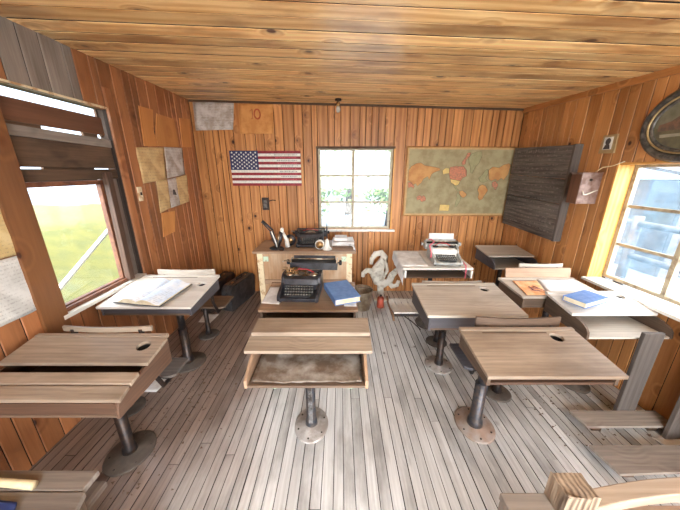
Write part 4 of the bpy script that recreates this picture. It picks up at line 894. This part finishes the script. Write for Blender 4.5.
# ------------------------------------------------------------------ objects on the cabinet desk and floor
t = thing('antique_tool', 'black and white upright antique tool standing on left of cabinet desk', 'antique', (-.68, 2.86, .80))
MB().lathe([(.07, .80), (.072, .812), (.04, .825), (.018, .835)], (-.70, 2.86, 0), 24).build('round_base', [M['blackm']], t)
MB().tube([(-.74, 2.86, .99), (-.715, 2.86, .90), (-.685, 2.85, .82)], [.024, .024, .016], 10).build('left_arm', [M['black']], t)
MB().tube([(-.635, 2.86, .99), (-.655, 2.86, .90), (-.675, 2.85, .82)], [.02, .024, .016], 10).build('right_arm', [M['black']], t)
MB().tube([(-.735, 2.835, 1.0), (-.70, 2.83, .90), (-.68, 2.825, .825)], .007, 8).build('white_edge', [M['white']], t)
MB().tube([(-.65, 2.835, .98), (-.665, 2.83, .90), (-.68, 2.825, .825)], .007, 8).build('white_edge', [M['chrome']], t)
MB().tube([(-.72, 2.86, 1.0), (-.78, 2.86, 1.06), (-.83, 2.86, 1.105)], [.008, .012, .014], 8).tube([(-.745, 2.86, .985), (-.80, 2.86, 1.05), (-.84, 2.86, 1.095)], .006, 8).build('lever', [M['black']], t)
MB().lathe([(.016, .98), (.02, .995), (.02, 1.02), (.012, 1.03)], (-.625, 2.86, 0), 14).build('cap', [M['white']], t)
MB().tube([(-.62, 2.87, .98), (-.585, 2.87, .90), (-.575, 2.87, .815)], [.014, .022, .026], 10).build('white_side', [M['white']], t)
MB().lathe([(.03, .80), (.032, .82), (.012, .84)], (-.63, 2.80, 0), 16).build('small_foot', [M['iron']], t)
t = thing('round_disc', 'dark round disc leaning beside low typewriter on cabinet desk', 'disc', (-.545, 3.02, .80))
MB().lathe([(.001, 2.955), (.06, 2.955), (.065, 2.965), (.065, 2.985), (.0, 2.985)][::1], (-.565, 0, .866), 28, 0, 'y').build('disc', [M['black']], t); MB().lathe([(.03, 2.948), (.035, 2.955)], (-.565, 0, .866), 20, 0, 'y').build('hub', [M['brass']], t)
t = thing('round_dial', 'small round brass-faced dial at front right of low typewriter', 'dial', (-.22, 2.83, .80))
MB().lathe([(.05, 2.815), (.052, 2.825), (.052, 2.85), (.045, 2.86)], (-.22, 0, .8525), 28, 0, 'y').build('rim', [M['white']], t); MB().lathe([(.04, 2.81), (.042, 2.816)], (-.22, 0, .8525), 24, 0, 'y').build('face', [M['brass']], t)
t = thing('paper_spike', 'tall thin spike on white base on cabinet desk below window', 'spike', (-.14, 2.83, .80))
MB().lathe([(.05, .80), (.05, .808), (.03, .83), (.018, .90), (.008, .92)], (-.14, 2.83, 0), 20).build('base', [M['white']], t); MB().lathe([(.006, .91), (.008, 1.03), (.001, 1.10)], (-.14, 2.83, 0), 10).build('spike', [M['iron_blue']], t)
t = thing('paper_tray', 'tray of white papers on right end of cabinet desk', 'tray', (.02, 2.99, .80))
MB().box(-.08, .15, 2.90, 3.12, .80, .86).build('wooden_box', [M['desk_side']], t, .003); MB().sheet((-.09, 2.89, .864), (.16, 2.89, .864), (.15, 3.13, .866), (-.08, 3.13, .866), 8, .004, 5).build('top_paper', [M['paper']], t)
MB().sheet((-.088, 2.892, .825), (.156, 2.892, .825), (.156, 2.892, .863), (-.088, 2.892, .863), 6, .003, 3).build('overhanging_paper', [M['paper']], t)
MB().tube([(.10, 2.855, .85), (.15, 2.83, .83), (.155, 2.81, .803)], .012, 6, flat=(1, .4)).build('paper_curl', [M['paper']], t)
MB().box(-.06, .08, 2.93, 3.10, .872, .90).build('upper_stack', [M['paper']], t, .002)
# suitcases
def suitcase(label, c, rot, lean, L, H, T, m):
    t = thing('suitcase', label, 'suitcase', c, 'suitcases on the floor by the back wall')
    TM = Matrix.Translation(Vector(c)) @ Matrix.Rotation(rot, 4, 'Z') @ Matrix.Rotation(lean, 4, 'Y')
    def mk(): k = MB(); k.M = TM; return k
    out = [(y, z) for y, z in ((-L/2+.03, 0), (L/2-.03, 0), (L/2, .03), (L/2, H-.05), (L/2-.05, H), (-L/2+.05, H), (-L/2, H-.05), (-L/2, .03))]
    mk().prism(out, -T/2, 0-.001, lambda y, z, x: (x, y, z)).build('case_half', [M[m]], t, .012)
    mk().prism(out, .001, T/2, lambda y, z, x: (x, y, z)).build('case_half', [M[m]], t, .012)
    mk().tube([(0, -.06, H), (0, -.055, H+.03), (0, .055, H+.03), (0, .06, H)], .007, 8).build('handle', [M['blackm']], t)
    for y in (-.14, .14): mk().box(-.012, .012, y-.018, y+.018, H-.001, H+.006).build('latch', [M['brass']], t, .001)
suitcase('black leather suitcase standing on floor, nearer the cabinet desk', (-1.29, 3.16, 0), R(-12), R(4), .56, .33, .13, 'leather')
suitcase('dark brown suitcase standing against left wall behind black suitcase', (-1.545, 3.14, 0), R(-8), R(4), .60, .34, .13, 'leatherb')
# bucket
t = thing('bucket', 'dull metal bucket on floor right of cabinet desk', 'bucket', (.26, 3.0, 0))
MB().lathe([(.0, .004), (.10, .0), (.105, .004), (.135, .24), (.141, .246), (.141, .252), (.132, .252), (.128, .246), (.10, .02), (.0, .02)], (.26, 3.0, 0), 32).build('pail', [M['bucket']], t)
MB().tube([(.26+.14*math.cos(a), 3.0-.02*math.sin(a)-.01, .235+.05*math.sin(a)) for a in [PI*k/12 for k in range(13)]], .004, 6).build('handle', [M['iron']], t)
t = thing('red_can', 'small red can on floor between bucket and white iron scrolls', 'can', (.50, 3.0, 0))
M['redp'] = plain('faded red paint', (178, 74, 52), .5, c2=(128, 70, 50), scale=14)
MB().lathe([(.04, 0), (.042, .004), (.042, .12), (.03, .14), (.012, .145)], (.50, 3.02, 0), 20).build('can_body', [M['redp']], t); MB().lathe([(.014, .145), (.014, .165)], (.50, 3.02, 0), 12).build('cap', [M['iron']], t)
# white cast iron scroll legs
def scroll(label, y, dx, s=1.):
    t = thing('iron_scroll_leg', label, 'iron leg', (.52+dx, y, 0), 'white cast iron scroll legs')
    P = lambda L: [(dx+a, y, b) for a, b in L]
    k = lambda *r: [q*1.45 for q in r]
    MB().tube(P([(.37, .50), (.375, .57), (.42, .635), (.49, .65), (.53, .60), (.50, .52), (.46, .44), (.45, .36), (.48, .28), (.55, .24), (.61, .28), (.64, .36), (.70, .42), (.76, .43)]), k(.012, .018, .022, .024, .026, .034, .044, .05, .046, .034, .028, .026, .022, .016), 14, flat=(1.2, .55)).build('scroll', [M['white_iron']], t)
    MB().tube(P([(.52, .58), (.56, .50), (.575, .42), (.54, .34), (.50, .30)]), k(.02, .024, .024, .02, .02), 12, flat=(1.2, .6)).build('scroll', [M['white_iron']], t)
    MB().tube(P([(.27, .33), (.275, .38), (.32, .42), (.37, .41), (.42, .37)]), k(.012, .017, .02, .022, .022), 12, flat=(1.2, .6)).build('scroll', [M['white_iron']], t)
    MB().tube(P([(.62, .34), (.60, .26), (.65, .20), (.71, .22), (.73, .28)]), k(.018, .02, .02, .018, .014), 12, flat=(1.2, .6)).build('scroll', [M['white_iron']], t)
    MB().tube(P([(.50, .27), (.50, .16), (.51, .02)]), k(.03, .024, .022), 12, flat=(1.2, .6)).build('foot_strut', [M['white_iron']], t)
    MB().box(dx+.42, dx+.62, y-.03, y+.03, 0, .022).build('foot_bar', [M['white_iron']], t, .004)
scroll('white cast iron scroll-shaped leg standing against back wall beside bucket', 3.2, .02)
put('hose_cord', MB().tube([(.66, 2.93, .009), (.735, 2.80, .009), (.80, 2.67, .009), (.84, 2.55, .009), (.85, 2.5, .009)], .006, 8), [M['iron']], 'thin dark cord curling over floor behind slatted seat', 'cord', (.8, 2.7, 0))
# leaf litter along left desks and right wall: countless crumbs
m = MB(); random.seed(5)
for i in range(260):
    if i < 190: x = random.gauss(-1.15, .16); y = random.uniform(.95, 2.1); 
    else: x = random.uniform(1.3, 2.0); y = random.uniform(1.2, 1.7)
    if x < -1.7 or x > 2.1: continue
    s_ = random.uniform(.003, .011); a = random.random()*6; z = .002
    m.add([(x+s_*math.cos(a+k*2.1)*(1+.5*random.random()), y+s_*math.sin(a+k*2.1), z+random.random()*.004) for k in range(3)]+[(x, y, z+.006)], [(0, 1, 2), (0, 1, 3), (1, 2, 3), (2, 0, 3)])
o = m.build('leaf_litter', [M['leather_dry']]); o['kind'] = 'stuff'; o['label'] = 'scattered brown leaf crumbs and debris on the floor boards'; o['category'] = 'debris'

# ------------------------------------------------------------------ outdoors
M['bounceslab'] = plain('pale bounce slab', (205, 200, 190), .9)
struct(MB().box(-30, 30, -30, 40, -.45, -.4).build('ground', [M['gravel']]))
struct(MB().box(-4, 5, -9, YF-.1, -.4, -.12).build('bounce_slab', [M['bounceslab']]))  # unseen pale slab added to bounce sunlight up to the ceiling
# grassy bank to the left
m = MB(); vs = []; n = 24
for i in range(n+1):
    for j in range(n+1):
        x = XL-.6-i*.35; y = -2+j*.4; d = i*.35
        vs.append((x, y, -.35+min(d, 2.2)*.5+.05*noise.noise(Vector((x, y, 0)))))
m.add(vs, [(i*(n+1)+j, i*(n+1)+j+1, (i+1)*(n+1)+j+1, (i+1)*(n+1)+j) for i in range(n) for j in range(n)], 'x', 0, True)
struct(m.build('grass_bank', [M['grass']]))
put('white_pole', MB().tube([(XL-.35, -.09, -.4), (XL-.35, 2.45, 1.125)], .017, 10), [M['white']], 'white diagonal pole outside the cloudy left window', 'pole', (XL-.35, -.09, -.4))
def tree(label, x, y, h, seed, name='tree', ls=1., sp=1.):
    random.seed(seed); t = thing(name, label, 'tree', (x, y, -.4), 'trees outside the windows')
    MB().tube([(x, y, -.4), (x+.1, y, h*.4), (x-.05, y+.1, h*.8), (x, y, h)], [.16, .12, .08, .03], 10).build('trunk', [M['bark']], t)
    cs = []
    for k in range(9):
        a = random.random()*6.3; z = h*random.uniform(.15, .8); L = random.uniform(.8, 1.8)*sp; e = (x+L*math.cos(a), y+L*math.sin(a), z+L*.5); cs.append(e)
        MB().tube([(x, y, z), ((x+e[0])/2, (y+e[1])/2, z+L*.2), e], [.04, .03, .012], 6).build('branch', [M['bark']], t)
    m = MB()
    for k in range(1800):
        c = random.choice(cs); p = Vector((random.gauss(c[0], .5*sp), random.gauss(c[1], .5*sp), random.gauss(c[2], .4*sp))); s_ = random.uniform(.04, .09)*ls
        a = Vector((random.gauss(0, 1), random.gauss(0, 1), random.gauss(0, 1))).normalized()*s_; b = a.orthogonal().normalized()*s_*.5
        m.add([p-a, p+b, p+a, p-b], [(0, 1, 2, 3)])
    m.build('foliage', [M['leaf']], t)
tree('leafy tree directly outside left half of back window', -6.0, 12.0, 4.5, 1); tree('leafy tree outside right half of back window', 4.6, 15.0, 5, 2); tree('low leafy bush seen through left sash of back window', -.9, 7.2, 2.4, 11, 'bush', 1.3, .55); tree('low leafy bush seen through right sash of back window', 1.7, 9.4, 2.6, 12, 'bush', 1.3, .55)
tree('tree farther off behind the back window', .4, 13.5, 6, 3)
tree('tree outside the right window, beyond the fence', 12, 4.0, 5, 4); tree('tree outside right window nearer the building corner', 8, 11.0, 5, 6)
t = thing('log_fence', 'weathered timber rail fence outside the right window', 'fence', (5, 4, -.4))
for y in (1.5, 3., 4.5, 6.): MB().tube([(5, y, -.4), (5, y, .9)], .07, 8).build('fence_post', [M['log']], t)
for z in (.2, .75): MB().tube([(5, 1.3, z), (5, 6.2, z+.05)], .05, 8).build('fence_rail', [M['log']], t)
t = thing('log_shed', 'grey plank shed standing outside the right window', 'shed', (7.4, 5.4, -.4))
for k in range(12): MB().box(6.3+k*.19, 6.3+k*.19+.17, 5.0, 5.06, -.4, 1.5+random.random()*.1, 'z').build('wall_plank', [M['log']], t)
MB().box(6.3, 8.6, 5.07, 6.6, -.4, 1.45).build('shed_body', [M['log']], t); MB().hexa([(6.1, 4.8, 1.5), (8.8, 4.8, 1.5), (8.8, 6.8, 1.9), (6.1, 6.8, 1.9)], [(6.1, 4.8, 1.56), (8.8, 4.8, 1.56), (8.8, 6.8, 1.96), (6.1, 6.8, 1.96)]).build('shed_roof', [M['roof']], t)
put('white_tarp', MB().add([(4.2, 2.9, -.4), (4.9, 3.0, -.4), (4.9, 3.9, -.4), (4.1, 3.8, -.4), (4.5, 3.4, .25)], [(3, 2, 1, 0), (0, 1, 4), (1, 2, 4), (2, 3, 4), (3, 0, 4)]), [M['canvas']], 'white pointed tarp on ground outside right window', 'tarp', (4.5, 3.4, -.4))

# ------------------------------------------------------------------ light, world, camera
SKY0, SKY1 = 2.0, 12.
W = bpy.data.worlds.new('sky'); S.world = W; W.use_nodes = True; t = W.node_tree
bg = t.nodes['Background']
tc = node(t, 'ShaderNodeTexCoord'); dp = t.nodes.new('ShaderNodeVectorMath'); dp.operation = 'DOT_PRODUCT'; t.links.new(tc.outputs['Generated'], dp.inputs[0]); dp.inputs[1].default_value = (.12, -.78, .61)
g = mrange(t, dp.outputs['Value'], -.1, .9, 0, 1); t.links.new(mixc(t, g, (.72, .86, 1., 1), (.96, .98, 1., 1)), bg.inputs[0]); t.links.new(mrange(t, g, 0, 1, SKY0, SKY1), bg.inputs[1])
su = bpy.data.lights.new('sun', 'SUN'); su.energy = 9; su.angle = R(1); su.color = (1, .97, .92)
so = bpy.data.objects.new('sun', su); C.objects.link(so); so.rotation_euler = (R(32), 0, R(-12)); so.location = (0, -5, 8)
def portal(loc, rot, sx, sy):
    l = bpy.data.lights.new('window_portal', 'AREA'); l.shape = 'RECTANGLE'; l.size = sx; l.size_y = sy; l.cycles.is_portal = True
    o = bpy.data.objects.new('window_portal', l); C.objects.link(o); o.location = loc; o.rotation_euler = rot
portal((.19, YB+.10, 1.39), (R(-90), 0, 0), .92, 1.0)
portal((XL-.10, 1.89, 1.40), (0, R(-90), 0), 1.32, .72)
portal((XR+.17, 1.645, 1.2), (0, R(90), 0), .93, 1.09)
portal((.65, YF-.10, 1.1), (R(90), 0, 0), 2.7, 2.2)
cam = bpy.data.cameras.new('camera'); cam.sensor_width = 36; cam.lens = 270/680*36; cam.clip_start = .02
co = bpy.data.objects.new('camera', cam); C.objects.link(co); co.location = (0, 0, 1.6); co.rotation_euler = (R(90-17), 0, 0)
S.camera = co
S.view_settings.view_transform = 'Standard'; S.view_settings.look = 'None'; S.view_settings.exposure = .7; S.view_settings.gamma = 1.
S.view_settings.use_curve_mapping = False
S.cycles.use_denoising = True; S.cycles.max_bounces = 12; S.cycles.diffuse_bounces = 8; S.cycles.transparent_max_bounces = 16
S.cycles.sample_clamp_indirect = 10
